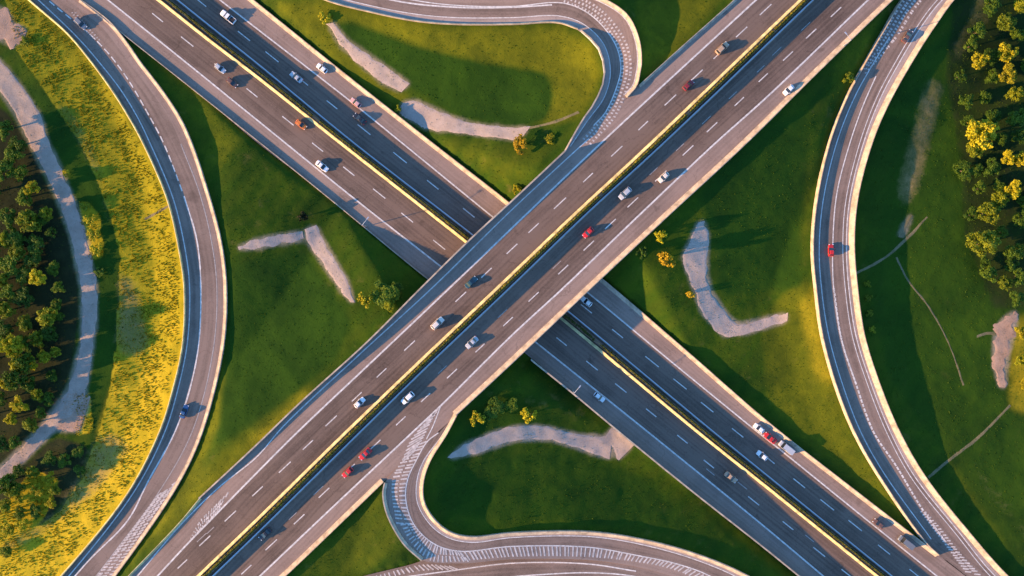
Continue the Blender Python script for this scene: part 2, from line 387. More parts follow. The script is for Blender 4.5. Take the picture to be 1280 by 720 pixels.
def fbm(sc, seed, octs=4):
    out = np.zeros_like(GX); amp = 1; tot = 0
    r = np.random.default_rng(seed)
    for o in range(octs):
        g = r.random((64, 64)); s = sc*2**o
        u = (GX/ s**0*s/1.0+500*s) ; v = (GY*s+500*s)
        iu = np.floor(u).astype(int); iv = np.floor(v).astype(int); fu = u-iu; fv = v-iv
        fu = fu*fu*(3-2*fu); fv = fv*fv*(3-2*fv)
        a = g[iv % 64, iu % 64]; b = g[iv % 64, (iu+1) % 64]; c = g[(iv+1) % 64, iu % 64]; d = g[(iv+1) % 64, (iu+1) % 64]
        out += amp*((a*(1-fu)+b*fu)*(1-fv)+(c*(1-fu)+d*fu)*fv); tot += amp; amp *= 0.5
    return out/tot
base = -0.3+0.7*(fbm(0.018, 3)-0.5)*2
base += 2.3*np.exp(-((PX-330)/62)**2-((PY-330)/150)**2)+1.2*np.exp(-((PX-250)/50)**2-((PY-590)/90)**2)
base += 1.6*np.exp(-((PX-298)/42)**2-((PY-440)/75)**2)
base += 1.3*np.exp(-((PX-285)/35)**2-((PY-280)/150)**2)
high = np.full((NY, NX), -50.0)
fB = np.full((NY, NX), 50.0)
for k in 'CDEGJFB': splat(ROADS[k], high)
splat(ROADS['B'], fB)
fC = np.full((NY, NX), 50.0)
for k in 'CDEGJ': splat(ROADS[k], fC)
hA = np.full((NY, NX), -50.0); splat(ROADS['A'], hA)
high = np.maximum(high, hA)
slope = np.full((NY, NX), 0.22)
slope[(PX < 240)] = 0.24
wl = np.clip((PX-230)/60, 0, 1); slope = 0.24*(1-wl)+0.21*wl
road_mask = high > -49
high = shift_prop(high-0.28, slope, 52, True)
g = np.maximum(high, base)
# open the corridor of the lower highway beneath the bridge
cap = shift_prop(fB-0.28+np.where(fB < 49, 0, 0), 0.62, 20, False)
g = np.minimum(g, np.where(fB < 49, fB-0.28, cap+0.3))
capC = shift_prop(fC-0.28, 0.5, 16, False)
g = np.minimum(g, np.where(hA > -49, 99, capC+.02))
# soften the toes of the slopes
gs = g.copy()
for _ in range(6):
    p = np.pad(gs, 1, mode='edge'); gs = (p[1:-1,1:-1]*4+p[:-2,1:-1]+p[2:,1:-1]+p[1:-1,:-2]+p[1:-1,2:])/8
near = road_mask.copy()
for _ in range(2):
    p = np.pad(near, 1); near = p[1:-1,1:-1]|p[:-2,1:-1]|p[2:,1:-1]|p[1:-1,:-2]|p[1:-1,2:]
g = np.where(near, np.minimum(g, gs+0.05), gs)
nz = (fbm(0.35, 9, 3)-0.5)*0.28+(fbm(0.11, 5, 3)-0.5)*0.5
g = np.where(near, g-0.05, g+nz)
# fade out to flat land past the modelled ground
ed = np.minimum.reduce([GX-gx[0], gx[-1]-GX, GY-gy[0], gy[-1]-GY])
w = np.clip(ed/24, 0, 1); far_level = -1.2
g = g*w+far_level*(1-w)*1.0
g = np.where(near & (w < 1), np.minimum(g, 6), g)
xo = [300, 420, 650, 1100, 2000, 4000]
ax = np.r_[[-v for v in reversed(xo)], gx, xo]; ay = np.r_[[-v for v in reversed([200, 320, 560, 1000, 2000, 4000])], gy, [200, 320, 560, 1000, 2000, 4000]]
NAX, NAY = len(ax), len(ay)
Z = np.full((NAY, NAX), far_level); Z[6:6+NY, 6:6+NX] = g
AX, AY = np.meshgrid(ax, ay)
co = np.stack([AX, AY, Z], -1).reshape(-1, 3)
idx = np.arange(NAX*NAY).reshape(NAY, NAX)
fc = np.stack([idx[:-1,:-1], idx[:-1,1:], idx[1:,1:], idx[1:,:-1]], -1).reshape(-1, 4)
me = bpy.data.meshes.new('ground')
me.vertices.add(len(co)); me.vertices.foreach_set('co', co.ravel().astype(np.float32))
me.loops.add(fc.size); me.loops.foreach_set('vertex_index', fc.ravel().astype(np.int32))
me.polygons.add(len(fc)); me.polygons.foreach_set('loop_start', np.arange(0, fc.size, 4, dtype=np.int32))
me.polygons.foreach_set('use_smooth', np.ones(len(fc), bool))
me.update(calc_edges=True)
def zg(x, y):
    fx = min(max((x-gx[0])/0.8, 0), NX-1.001); fy = min(max((y-gy[0])/0.8, 0), NY-1.001)
    i, j = int(fx), int(fy); u, v = fx-i, fy-j
    return float((g[j,i]*(1-u)+g[j,i+1]*u)*(1-v)+(g[j+1,i]*(1-u)+g[j+1,i+1]*u)*v)
def G_(px, py, dz=0):
    z = 0
    for _ in range(4):
        p = W(px, py, z); z = zg(p.x, p.y)
    p = W(px, py, z); p.z += dz; return p
# land cover, painted per vertex: yellow meadow, deep green lawn, brown scrub, some sun and shade painted in
k = S*(H-g)/H; PXg = GX/k+640; PYg = 360-GY/k
def blur(a, n):
    for _ in range(n):
        p = np.pad(a, 1, mode='edge'); a = (p[1:-1,1:-1]*4+p[:-2,1:-1]+p[2:,1:-1]+p[1:-1,:-2]+p[1:-1,2:])/8
    return a
meadow = inpoly(PXg, PYg, [(-60,-60),(8,2),(20,62),(58,116),(100,178),(122,225),(141,280),(151,320),(149,360),(145,435),(137,490),(124,540),(100,602),(75,640),(37,667),(0,690),(-60,740),(0,800),(80,722),(160,620),(205,538),(236,430),(236,360),(215,250),(185,180),(140,108),(88,40),(30,-10)]).astype(float)
for q in ([(97,252),(110,250),(126,270),(130,322),(112,325),(104,290)], [(40,585),(75,600),(60,640),(20,690),(-20,690),(0,640)],
                    [(92,490),(112,495),(118,540),(95,545)]):
    meadow = np.maximum(meadow, inpoly(PXg, PYg, q)*0.8)
lush_shade = np.zeros_like(meadow)  # deep green grass, with shade in the loop and beside the track painted in
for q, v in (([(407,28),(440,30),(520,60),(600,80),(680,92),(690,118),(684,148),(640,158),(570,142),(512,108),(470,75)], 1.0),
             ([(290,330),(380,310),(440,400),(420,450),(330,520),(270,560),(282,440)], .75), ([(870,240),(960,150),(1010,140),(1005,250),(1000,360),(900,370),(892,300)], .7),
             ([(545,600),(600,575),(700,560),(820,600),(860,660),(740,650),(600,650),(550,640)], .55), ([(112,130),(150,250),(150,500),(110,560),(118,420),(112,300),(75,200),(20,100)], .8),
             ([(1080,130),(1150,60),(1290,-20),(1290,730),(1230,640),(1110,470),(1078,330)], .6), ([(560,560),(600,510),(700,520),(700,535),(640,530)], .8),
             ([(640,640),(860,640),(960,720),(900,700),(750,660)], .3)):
    lush_shade = np.maximum(lush_shade, inpoly(PXg, PYg, q)*v)
dry = np.zeros_like(meadow)
for q, v in (([(1158,98),(1182,98),(1170,150),(1150,230),(1132,262),(1120,240),(1136,180)], .75), ([(1185,72),(1200,75),(1245,12),(1250,-20),(1225,-20),(1210,25)], .65),
             ([(60,116),(85,130),(125,200),(140,260),(150,330),(175,360),(190,440),(150,450),(143,430),(148,330),(120,220)], .6), ([(122,540),(150,540),(165,560),(120,620),(60,665),(0,700),(0,680),(70,640)], .55),
             ([(1205,560),(1222,575),(1290,665),(1290,690),(1225,610)], .35)):
    dry = np.maximum(dry, inpoly(PXg, PYg, q)*v)
olive = np.zeros_like(meadow)  # brighter olive grass; on sunlit patches the light is painted in
for q, v in (([(640,33),(700,33),(745,60),(750,95),(742,122),(720,150),(664,157),(690,130),(692,96),(650,86),(600,78),(520,58),(440,28),(400,15),(400,0),(470,18),(560,35)], 1.0),
             ([(330,0),(400,0),(430,35),(470,80),(515,125),(500,138),(420,80)], .8), ([(800,48),(795,2),(920,-20),(850,60),(803,100)], .75),
             ([(985,360),(1016,350),(1028,425),(1066,545),(1140,665),(1080,620),(1000,550),(960,500),(950,400)], .6), ([(1016,180),(1019,260),(1010,340),(985,300),(990,200)], .3),
             ([(150,40),(240,100),(330,190),(300,180),(270,230),(240,170),(200,90)], .35), ([(284,440),(300,470),(240,610),(160,712),(150,715),(225,605),(256,540)], .75),
             ([(240,600),(330,520),(400,470),(330,560),(240,640),(180,700)], .7), ([(360,720),(480,605),(500,690),(440,725)], .35), ([(540,180),(640,235),(700,180),(660,180),(560,165)], .35),
             ([(1040,80),(1110,5),(1070,90),(1040,140)], .5), ([(1262,395),(1300,395),(1300,520),(1262,510)], .9), ([(1002,372),(1019,355),(1030,430),(1048,490),(1020,470)], 1.0), ([(300,565),(385,485),(392,492),(330,550)], 1.0), ([(1160,450),(1200,560),(1290,660),(1290,720),(1200,620),(1140,500)], .35), ([(1085,180),(1120,160),(1100,300),(1075,330)], .4), ([(700,300),(780,330),(830,390),(760,340)], .0), ([(600,590),(700,580),(820,600),(720,600)], .3), ([(640,645),(800,655),(880,690),(760,665)], .3)):
    olive = np.maximum(olive, inpoly(PXg, PYg, q)*v)
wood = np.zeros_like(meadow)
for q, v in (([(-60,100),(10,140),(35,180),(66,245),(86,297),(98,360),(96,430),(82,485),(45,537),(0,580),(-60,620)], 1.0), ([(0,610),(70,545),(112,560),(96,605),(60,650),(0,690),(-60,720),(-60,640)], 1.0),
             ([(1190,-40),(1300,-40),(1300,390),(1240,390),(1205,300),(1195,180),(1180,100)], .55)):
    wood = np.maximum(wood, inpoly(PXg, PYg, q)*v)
bare = np.zeros_like(meadow)
for L_, R_ in PADS:
    if abs(np.array(L_)-np.array(R_)[:len(L_)] if len(L_) == len(R_) else np.array([[9]])).max() < 7: continue
    bare = np.maximum(bare, inpoly(PXg, PYg, list(L_)+list(R_)[::-1]).astype(float))
sunlit_gold = np.zeros_like(meadow)  # sunlit patches painted brighter over the yellow grass
for q, v in (([(165,462),(226,452),(205,540),(160,617),(77,722),(40,722),(95,622),(150,560),(122,545),(140,490)], 1.0), ([(200,340),(231,340),(231,420),(200,405),(203,380)], .9),
             ([(60,85),(95,60),(140,115),(180,185),(212,260),(225,330),(190,330),(165,250),(130,190),(90,140)], .55), ([(15,0),(40,10),(85,50),(60,60),(25,50)], .4),
             ([(996,385),(1019,352),(1030,430),(1048,490),(1018,470)], .42), ([(300,565),(385,485),(392,492),(330,550)], .5), ([(1262,395),(1300,395),(1300,520),(1262,510)], .6),
             ([(98,262),(112,252),(128,320),(112,325)], .6), ([(700,45),(735,60),(745,100),(725,135),(700,120)], .15)):
    sunlit_gold = np.maximum(sunlit_gold, inpoly(PXg, PYg, q)*v)
for nm, a, n in (('sunlit_gold', sunlit_gold, 14), ('bare', bare, 6), ('meadow', meadow, 3), ('lush_shade', lush_shade, 7), ('dry', dry, 22), ('olive', olive, 14), ('wood', wood, 8)):
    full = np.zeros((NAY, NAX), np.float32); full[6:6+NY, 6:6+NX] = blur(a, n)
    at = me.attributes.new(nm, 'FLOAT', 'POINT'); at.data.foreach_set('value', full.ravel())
t = NT('grass_ground', 0.95, 0.1); p = t.pos()
n1 = t.noise(p, 0.045, 5, 0.65, 0.6); n2 = t.noise(p, 0.30, 5, 0.75, 0.4); n3 = t.noise(p, 2.4, 4, 0.8)
mpg = t.n('ShaderNodeMapping'); mpg.inputs['Scale'].default_value = (1.6, 0.3, 1); t.l(p, mpg.inputs[0])
n4 = t.noise(mpg.outputs[0], 1.2, 4, 0.7)
f = t.math('ADD', t.math('MULTIPLY', n1, 0.66), t.math('ADD', t.math('MULTIPLY', n2, 0.20), t.math('MULTIPLY', n3, 0.14)))
gc = t.ramp(f, [(0.36, (0.012, 0.038, 0.003)), (0.50, (0.024, 0.058, 0.003)), (0.64, (0.050, 0.086, 0.004))])
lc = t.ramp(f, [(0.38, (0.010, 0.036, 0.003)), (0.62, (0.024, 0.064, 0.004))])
sy = t.n('ShaderNodeSeparateXYZ'); t.l(p, sy.inputs[0])
fm = t.math('ADD', t.math('MULTIPLY', n2, 0.30), t.math('ADD', t.math('MULTIPLY', n3, 0.18), t.math('MULTIPLY', n4, 0.16)))
fm = t.math('ADD', fm, t.math('MULTIPLY', n1, 0.36))
fm = t.math('SUBTRACT', fm, t.math('MULTIPLY', sy.outputs[1], 0.0013))     # yellower towards the lower end
mc = t.ramp(fm, [(0.34, (0.085, 0.105, 0.006)), (0.47, (0.22, 0.20, 0.008)), (0.60, (0.42, 0.32, 0.014))])
dc = t.ramp(fm, [(0.34, (0.08, 0.085, 0.025)), (0.62, (0.24, 0.18, 0.075))])
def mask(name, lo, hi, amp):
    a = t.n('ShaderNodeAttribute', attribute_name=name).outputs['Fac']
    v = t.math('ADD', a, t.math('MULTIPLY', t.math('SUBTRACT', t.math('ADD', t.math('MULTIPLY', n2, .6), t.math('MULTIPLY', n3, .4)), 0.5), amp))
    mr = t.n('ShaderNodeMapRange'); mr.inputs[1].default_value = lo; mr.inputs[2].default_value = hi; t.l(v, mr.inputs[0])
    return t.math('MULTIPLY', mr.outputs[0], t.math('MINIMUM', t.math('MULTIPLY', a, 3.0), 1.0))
mow = t.n('ShaderNodeTexWave', Scale=0.055, Distortion=5.0, Detail=3.0); mow.inputs['Detail Scale'].default_value = 0.6
rt_ = t.n('ShaderNodeMapping'); rt_.inputs['Rotation'].default_value = (0, 0, 0.75); t.l(p, rt_.inputs[0]); t.l(rt_.outputs[0], mow.inputs['Vector'])
gc = t.mix(t.math('MULTIPLY', mow.outputs['Fac'], 0.22), gc, (0.062, 0.078, 0.006))
wd = t.noise(p, 0.9, 4, 0.7)
gc = t.mix(t.math('MULTIPLY', t.ramp(wd, [(0.58, (0, 0, 0)), (0.68, (1, 1, 1))]), 0.30), gc, (0.015, 0.038, 0.006))
gc = t.mix(t.math('MULTIPLY', t.ramp(t.noise(p, 0.16, 5, 0.7), [(0.60, (0, 0, 0)), (0.72, (1, 1, 1))]), 0.40), gc, (0.13, 0.11, 0.03))
c = gc
bc = t.ramp(fm, [(0.34, (0.16, 0.145, 0.08)), (0.6, (0.32, 0.255, 0.19))])
oc = t.ramp(f, [(0.34, (0.050, 0.066, 0.004)), (0.50, (0.098, 0.108, 0.005)), (0.66, (0.165, 0.165, 0.006))])
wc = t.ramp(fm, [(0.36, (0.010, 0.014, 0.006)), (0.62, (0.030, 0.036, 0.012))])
c = t.mix(mask('olive', 0.1, 0.9, 0.6), c, oc)
c = t.mix(t.math('MULTIPLY', mask('lush_shade', 0.1, 0.7, 0.5), 0.97), c, lc)
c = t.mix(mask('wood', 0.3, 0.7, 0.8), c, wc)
yc = t.ramp(fm, [(0.34, (0.20, 0.18, 0.008)), (0.48, (0.32, 0.26, 0.010)), (0.62, (0.48, 0.35, 0.018))])
c = t.mix(mask('meadow', 0.35, 0.6, 1.0), c, mc)
c = t.mix(mask('sunlit_gold', 0.05, 1.0, 0.5), c, yc)
c = t.mix(mask('dry', 0.25, 0.75, 1.2), c, dc)
c = t.mix(mask('bare', 0.10, 0.75, 0.8), c, bc)
t.color(c)
t.bump(t.math('ADD', t.math('MULTIPLY', n3, 0.45), t.math('MULTIPLY', n2, 1.2)), 0.45, 0.30)
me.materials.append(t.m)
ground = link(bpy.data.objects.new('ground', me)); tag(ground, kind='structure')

# ------------------------------------------------------------------ tracks and pads draped on the ground
def drape(name, L, Rr, mat, jit=0.25, dz=0.07, kind='structure', label=None, step=2.2, parent=None):
    a = catmull(L, 3); b = catmull(Rr, 3); n = int(max(plen(a), plen(b))/step)+2
    a, b = resamp(a, n), resamp(b, n)
    nc = max(3, int(np.hypot(*(a-b).T).max()/2.5)+1)
    V, F = [], []
    sj = random.uniform(0, 90)
    for i in range(n):
        ja = jit*2.2*mnoise.noise(Vector((i*.17, sj, 0)))+random.gauss(0, jit*.16); jb = jit*2.2*mnoise.noise(Vector((i*.17, sj, 9)))+random.gauss(0, jit*.16)
        for j in range(nc):
            f = j/(nc-1); q = a[i]+(b[i]-a[i])*f
            d = (b[i]-a[i]); d = d/(np.hypot(*d)+1e-6)
            q = q+d*((ja*4)*(1-f)**3+(jb*4)*f**3)
            V.append(G_(q[0], q[1], dz if 0 < j < nc-1 else -0.03))
    for i in range(n-1):
        for j in range(nc-1):
            F.append((i*nc+j, i*nc+j+1, (i+1)*nc+j+1, (i+1)*nc+j))
    x = (V[F[0][1]]-V[F[0][0]]).cross(V[F[0][2]]-V[F[0][0]])
    if x.z < 0: F = [tuple(reversed(f)) for f in F]
    o = mesh_obj(name, V, F, mat, smooth=True, parent=parent)
    return tag(o, kind=kind, label=label)
for nm_, L_, R_, m_, j_ in PAD_SPECS: drape(nm_, L_, R_, M[m_], j_*1.3)

# ------------------------------------------------------------------ road markings
def stripe(rd, pts, w, dz=0.02, step=4.0, wob=0.0):
    w = w*.86
    """ribbon of width w pixels along a pixel polyline; returns verts, faces"""
    P = catmull(pts, step) if len(pts) > 2 else resamp(np.array(pts, float), max(2, int(plen(np.array(pts))/step)+2))
    T = np.gradient(P, axis=0); T /= np.hypot(T[:, 0], T[:, 1])[:, None]; N = np.c_[-T[:, 1], T[:, 0]]
    V = []
    for q, n in zip(P, N):
        e = w/2*(1+random.uniform(-wob, wob))
        V.append(hit(rd, *(q-n*e), dz)); V.append(hit(rd, *(q+n*e), dz))
    return V, [(2*i+1, 2*i+3, 2*i+2, 2*i) for i in range(len(P)-1)]
class Acc:
    def __init__(s): s.V = []; s.F = []
    def add(s, vf):
        b = len(s.V); s.V += vf[0]; s.F += [tuple(b+i for i in f) for f in vf[1]]
    def fix(s):
        out = []
        for f in s.F:
            n = (s.V[f[1]]-s.V[f[0]]).cross(s.V[f[2]]-s.V[f[0]])
            out.append(f if n.z > 0 else tuple(reversed(f)))
        return out
    def build(s, name, mat, parent=None): return mesh_obj(name, s.V, s.fix(), mat, parent)
def dashes(rd, pts, fr, ln, w, dz=0.02):
    a = Acc(); P = catmull(pts, 2); L = np.r_[0, np.cumsum(np.hypot(*np.diff(P, axis=0).T))]
    at = lambda s: (np.interp(s, L, P[:, 0]), np.interp(s, L, P[:, 1]))
    s = fr[0]
    while s < L[-1]-ln:
        a.add(stripe(rd, [at(s), at(s+ln*random.uniform(.9, 1.05))], w, dz)); s += fr[1]
    return a
def dash_at(rd, cs, slope_dir, ln, w, dz=0.02):
    a = Acc(); d = np.array(slope_dir, float); d /= np.hypot(*d)
    for c in cs:
        c = np.array(c, float); l = ln*random.uniform(.85, 1.1)
        a.add(stripe(rd, [tuple(c-d*l/2), tuple(c+d*l/2)], w, dz, step=4))
    return a
def extended(P, n=500): return [tuple(p) for p in ext(P, n, n)]
# bridge road
dA = (1, -.935)
c1 = [(927,40),(899,67),(871,94),(838,125),(804,157),(771,189),(735,222),(700,254),(667,285),(640,311),(608,341),(576,371),(544,402),(512,432),(477,466),(446,496),(414,526),(385,556),(356,584),(322,614),(288,645),(256,676),(228,705),(957,12)]
c2 = [(1045,15),(1014,42),(985,70),(954,97),(924,127),(890,159),(860,188),(826,220),(791,253),(763,280),(736,307),(704,337),(667,371),(635,402),(600,435),(565,467),(532,497),(501,526),(469,556),(437,586),(405,616),(374,649),(339,681)]
c3 = [(1007,33),(971,64),(951,86),(916,119),(883,150),(850,184),(817,214),(696,331),(628,392),(553,462),(398,613),(366,645),(263,663),(252,672)]
for k in range(1, 10): c1.append((957+29*k, 12-28*k)); c1.append((228-31*k, 705+31*k)); c2.append((1045+31*k, 15-30*k)); c2.append((339-31*k, 681+31*k))
a = dash_at(rA, c1, dA, 19, 1.5); a.build('dashed_line', M['paint'], rA['obj'])
a = dash_at(rA, c2, dA, 18, 1.5); a.build('dashed_line', M['paint'], rA['obj'])
a = dash_at(rA, c3, dA, 15, 1.1); a.build('dashed_line', M['paint_worn'], rA['obj'])
for pts, w, m in ((extended(A_edgeL), 2.4, 'paint'), (extended(A_edgeR), 2.4, 'paint'), (A_line0, 1.7, 'paint')):
    a = Acc(); a.add(stripe(rA, pts, w, step=5)); a.build('edge_line', M[m], rA['obj'])
# lower road
c4 = [(197,22),(234,52),(275,85),(315,116),(360,151),(397,184),(436,214),(474,242),(509,272),(549,306),(588,337),(625,367),(662,396),(702,427),(740,457),(776,485),(814,516),(853,549),(886,580),(942,626),(985,657),(1024,690),(1060,718)]
c5 = [(250,2),(305,45),(340,71),(378,101),(415,131),(455,162),(500,197),(541,231),(586,266),(622,296),(660,326),(698,356),(733,386),(772,417),(815,452),(850,480),(884,509),(922,541),(960,573),(999,604),(1034,631),(1069,657),(1105,687),(1145,718)]
for k in range(1, 10): c4.append((197-38*k, 22-31*k)); c4.append((1060+38*k, 718+31*k)); c5.append((250-38*k, 2-31*k)); c5.append((1145+38*k, 718+31*k))
dash_at(rB, c4, (1, .8), 19, 1.5).build('dashed_line', M['paint'], rB['obj'])
dash_at(rB, c5, (1, .8), 20, 1.4).build('dashed_line', M['paint'], rB['obj'])
for pts, w in ((extended(B_edgeL), 2.2), (extended(B_edgeR), 2.0)):
    a = Acc(); a.add(stripe(rB, pts, w, step=5)); a.build('edge_line', M['paint'], rB['obj'])
dash_at(rB, [(1012,673),(928,607),(888,590)], (1, .8), 14, 1.2).build('dashed_line', M['paint_worn'], rB['obj'])
# western ramp
a = Acc(); a.add(stripe(rC, C_lineL, 1.6)); a.build('edge_line', M['paint'], rC['obj'])
dashes(rC, C_mid[1:8], (0, 13), 9, 1.8).build('dashed_line', M['paint'], rC['obj'])
a = Acc(); a.add(stripe(rC, C_mid[7:], 2.0, wob=.25)); a.build('centre_line', M['paint'], rC['obj'])
a = Acc(); a.add(stripe(rC, C_sub[7:], 1.4)); a.build('edge_line', M['paint_worn'], rC['obj'])
# eastern ramp
a = Acc(); a.add(stripe(rD, D_lineL[3:], 1.4)); a.build('edge_line', M['paint'], rD['obj'])
a = Acc(); a.add(stripe(rD, D_mid[4:12], 1.6)); a.build('centre_line', M['paint'], rD['obj'])
dashes(rD, D_mid[9:16], (0, 6), 4.5, 2.6).build('dashed_line', M['paint'], rD['obj'])
for off, w in ((-4.5, 1.2), (0, 1.5)):
    a = Acc(); a.add(stripe(rD, offset_poly(catmull(D_sub, 8), -off if D_sub[0][1] < 0 else off)[::1], w)); a.build('edge_line', M['paint'], rD['obj'])
# loops
for rd, kerb, hat in ((rE, E_kerb[:-1], E_hat[:-1]), (rG, G_kerb[1:], G_hat[1:])):
    a = Acc(); a.add(stripe(rd, hat, 1.6)); a.build('edge_line', M['paint'], rd['obj'])
    a = Acc(); a.add(stripe(rd, kerb, 1.3)); a.build('edge_line', M['paint'], rd['obj'])
a = Acc(); a.add(stripe(rE, [(400,-30),(490,0),(570,9),(640,9),(690,6)], 2.2)); a.build('edge_line', M['paint'], rE['obj'])
a = Acc(); a.add(stripe(rE, offset_poly(catmull(E_out[4:], 8), 5), 1.6)); a.build('edge_line', M['paint'], rE['obj'])
def hatch(rd, L, Rr, step, w, rows, name='hatched_marking', mat='paint_hatch', skew=0.0, fill=0.8, jit=0.08):
    """painted block bars across the band between two pixel polylines"""
    a = Acc(); P, Q = catmull(L, 2), catmull(Rr, 2); n = int(max(plen(P), plen(Q))/step)+1
    P, Q = resamp(P, n), resamp(Q, n)
    for i in range(n):
        wd = np.hypot(*(Q[i]-P[i]))
        if wd < 2: continue
        tdir = P[min(i+1, n-1)]-P[max(i-1, 0)]; tdir = tdir/(np.hypot(*tdir)+1e-6)
        for r in range(rows):
            f0 = (r+(1-fill)/2)/rows; f1 = (r+1-(1-fill)/2)/rows
            sh = (step/2 if r % 2 else 0)+random.gauss(0, jit*step)
            p0 = P[i]+(Q[i]-P[i])*f0+tdir*sh; p1 = P[i]+(Q[i]-P[i])*f1+tdir*(sh+skew)
            a.add(stripe(rd, [tuple(p0), tuple(p1)], w*random.uniform(.8, 1.15), 0.025, step=6))
    return a.build(name, M[mat], rd['obj'])
hatch(rE, E_hat[6:], [tuple(p) for p in offset_poly(catmull(E_hat[6:], 6), -15)], 5.0, 2.4, 3, fill=.62)
hatch(rG, G_hat[2:7], [(515,556),(502,574),(491,595),(489,622),(492,648)], 5.2, 2.3, 2, fill=.8, skew=2)
hatch(rG, G_hat[6:9], [(496,652),(515,682),(535,700),(580,701)], 5.2, 2.2, 2, fill=.86, skew=3)
hatch(rG, G_hat[8:14], [(580,702),(640,697),(735,697),(790,702),(840,712),(880,729)], 5.2, 2.2, 1, fill=.86, skew=3)
hatch(rJ, [(470,719),(527,705),(560,707)], [(470,726),(530,714),(575,713)], 6, 2.2, 1, fill=.8)
a = Acc(); a.add(stripe(rJ, [(590,726),(665,719),(740,716),(795,721),(840,735)], 1.8)); a.build('edge_line', M['paint'], rJ['obj'])
a = Acc(); a.add(stripe(rJ, [(500,722),(560,714),(640,704),(735,705),(795,714)], 1.8)); a.build('edge_line', M['paint'], rJ['obj'])
# gore of the southern loop on the bridge road
a = Acc()
a.add(stripe(rA, [(551,507),(541,533),(533,549)], 1.4)); a.build('edge_line', M['paint'], rA['obj'])
hatch(rA, [(549,510),(541,525),(532,545),(522,560)], [(540,518),(526,533),(512,549),(500,580)], 5.5, 2.0, 1, skew=2)
# hatches where the eastern ramp splits and joins, and on the two western tapers
hatch(rD, D_outL[1:5], [(1205,-44),(1153,2),(1120,50),(1084,90)], 4.8, 2.8, 4, fill=.6, jit=.15)
hatch(rD, [(1150,640),(1165,660),(1180,680),(1205,714)], [(1157,638),(1178,662),(1200,690),(1225,716)], 4.6, 2.2, 2, fill=.8)
hatch(rC, C_sub[13:16], [(222,602),(184,657),(144,717)], 5.0, 2.3, 3, fill=.7, jit=.12)
hatch(rA, [(285,615),(268,632),(250,650),(238,672)], [(272,640),(262,652),(250,664),(242,674)], 4.6, 1.8, 3, fill=.7, jit=.2)
hatch(rC, [(88,16),(105,38),(118,50)], [(95,14),(112,34),(124,48)], 4, 1.8, 2, fill=.7, mat='paint_worn')

# ------------------------------------------------------------------ barriers
def extrude(name, rd, pts, prof, mat, parent=None, side=1, step=5, zfun=None, smooth=False):
    """profile (across in metres, height) swept along a pixel polyline lying on road rd; +across = right of travel"""
    P = catmull(pts, step) if len(pts) > 2 else resamp(np.array(pts, float), max(2, int(plen(np.array(pts))/step)+2))
    C = [hit(rd, *q) if rd else G_(*q) for q in P]
    n = len(C); V = []; np_ = len(prof)
    for i in range(n):
        t_ = (C[min(i+1, n-1)]-C[max(i-1, 0)]); t_.z = 0; t_.normalize(); r = Vector((t_.y, -t_.x, 0))
        for (a_, h_) in prof: V.append(C[i]+r*a_*side+Vector((0, 0, h_)))
    F = [(i*np_+j, i*np_+(j+1) % np_, (i+1)*np_+(j+1) % np_, (i+1)*np_+j) for i in range(n-1) for j in range(np_)]
    F += [tuple(range(np_)), tuple(reversed([(n-1)*np_+j for j in range(np_)]))]
    o = mesh_obj(name, V, F, mat, parent, smooth)
    bm = bmesh.new(); bm.from_mesh(o.data); bmesh.ops.recalc_face_normals(bm, faces=bm.faces); bm.to_mesh(o.data); bm.free()
    return o, C
def box_vf(c, sx, sy, sz, ang=0, z0=0):
    V = []; ca, sa = math.cos(ang), math.sin(ang)
    for z in (z0, z0+sz):
        for (x, y) in ((-sx/2, -sy/2), (sx/2, -sy/2), (sx/2, sy/2), (-sx/2, sy/2)):
            V.append(Vector((c[0]+x*ca-y*sa, c[1]+x*sa+y*ca, c[2]+z)))
    return V, [(3,2,1,0), (4,5,6,7), (0,1,5,4), (1,2,6,5), (2,3,7,6), (3,0,4,7)]
def box(name, c, sx, sy, sz, mat, parent=None, ang=0, z0=0):
    V, F = box_vf(c, sx, sy, sz, ang, z0); return mesh_obj(name, V, F, mat, parent)
def cyl(name, p0, p1, r0, r1, mat, parent=None, n=10):
    p0, p1 = Vector(p0), Vector(p1); d = (p1-p0).normalized()
    u = d.orthogonal().normalized(); v = d.cross(u); V = []
    for p, r in ((p0, r0), (p1, r1)):
        for k in range(n):
            a_ = 2*math.pi*k/n; V.append(p+(u*math.cos(a_)+v*math.sin(a_))*r)
    F = [(k, (k+1) % n, n+(k+1) % n, n+k) for k in range(n)]+[tuple(reversed(range(n))), tuple(range(n, 2*n))]
    return mesh_obj(name, V, F, mat, parent, smooth=False)
# profile leaning towards its road on the side `across`<0
def sloped(w, h, top=0.22): return [(-w, -0.3), (-w, 0.12), (-w*0.62, h*0.45), (-top, h), (0.0, h), (0.0, -0.3)]
def barrier(name, rd, pts, prof, mat, label, cat='barrier', side=1, group=None):
    o, C = extrude(name, rd, pts, prof, mat, side=side); tag(o, label, cat, group); return o
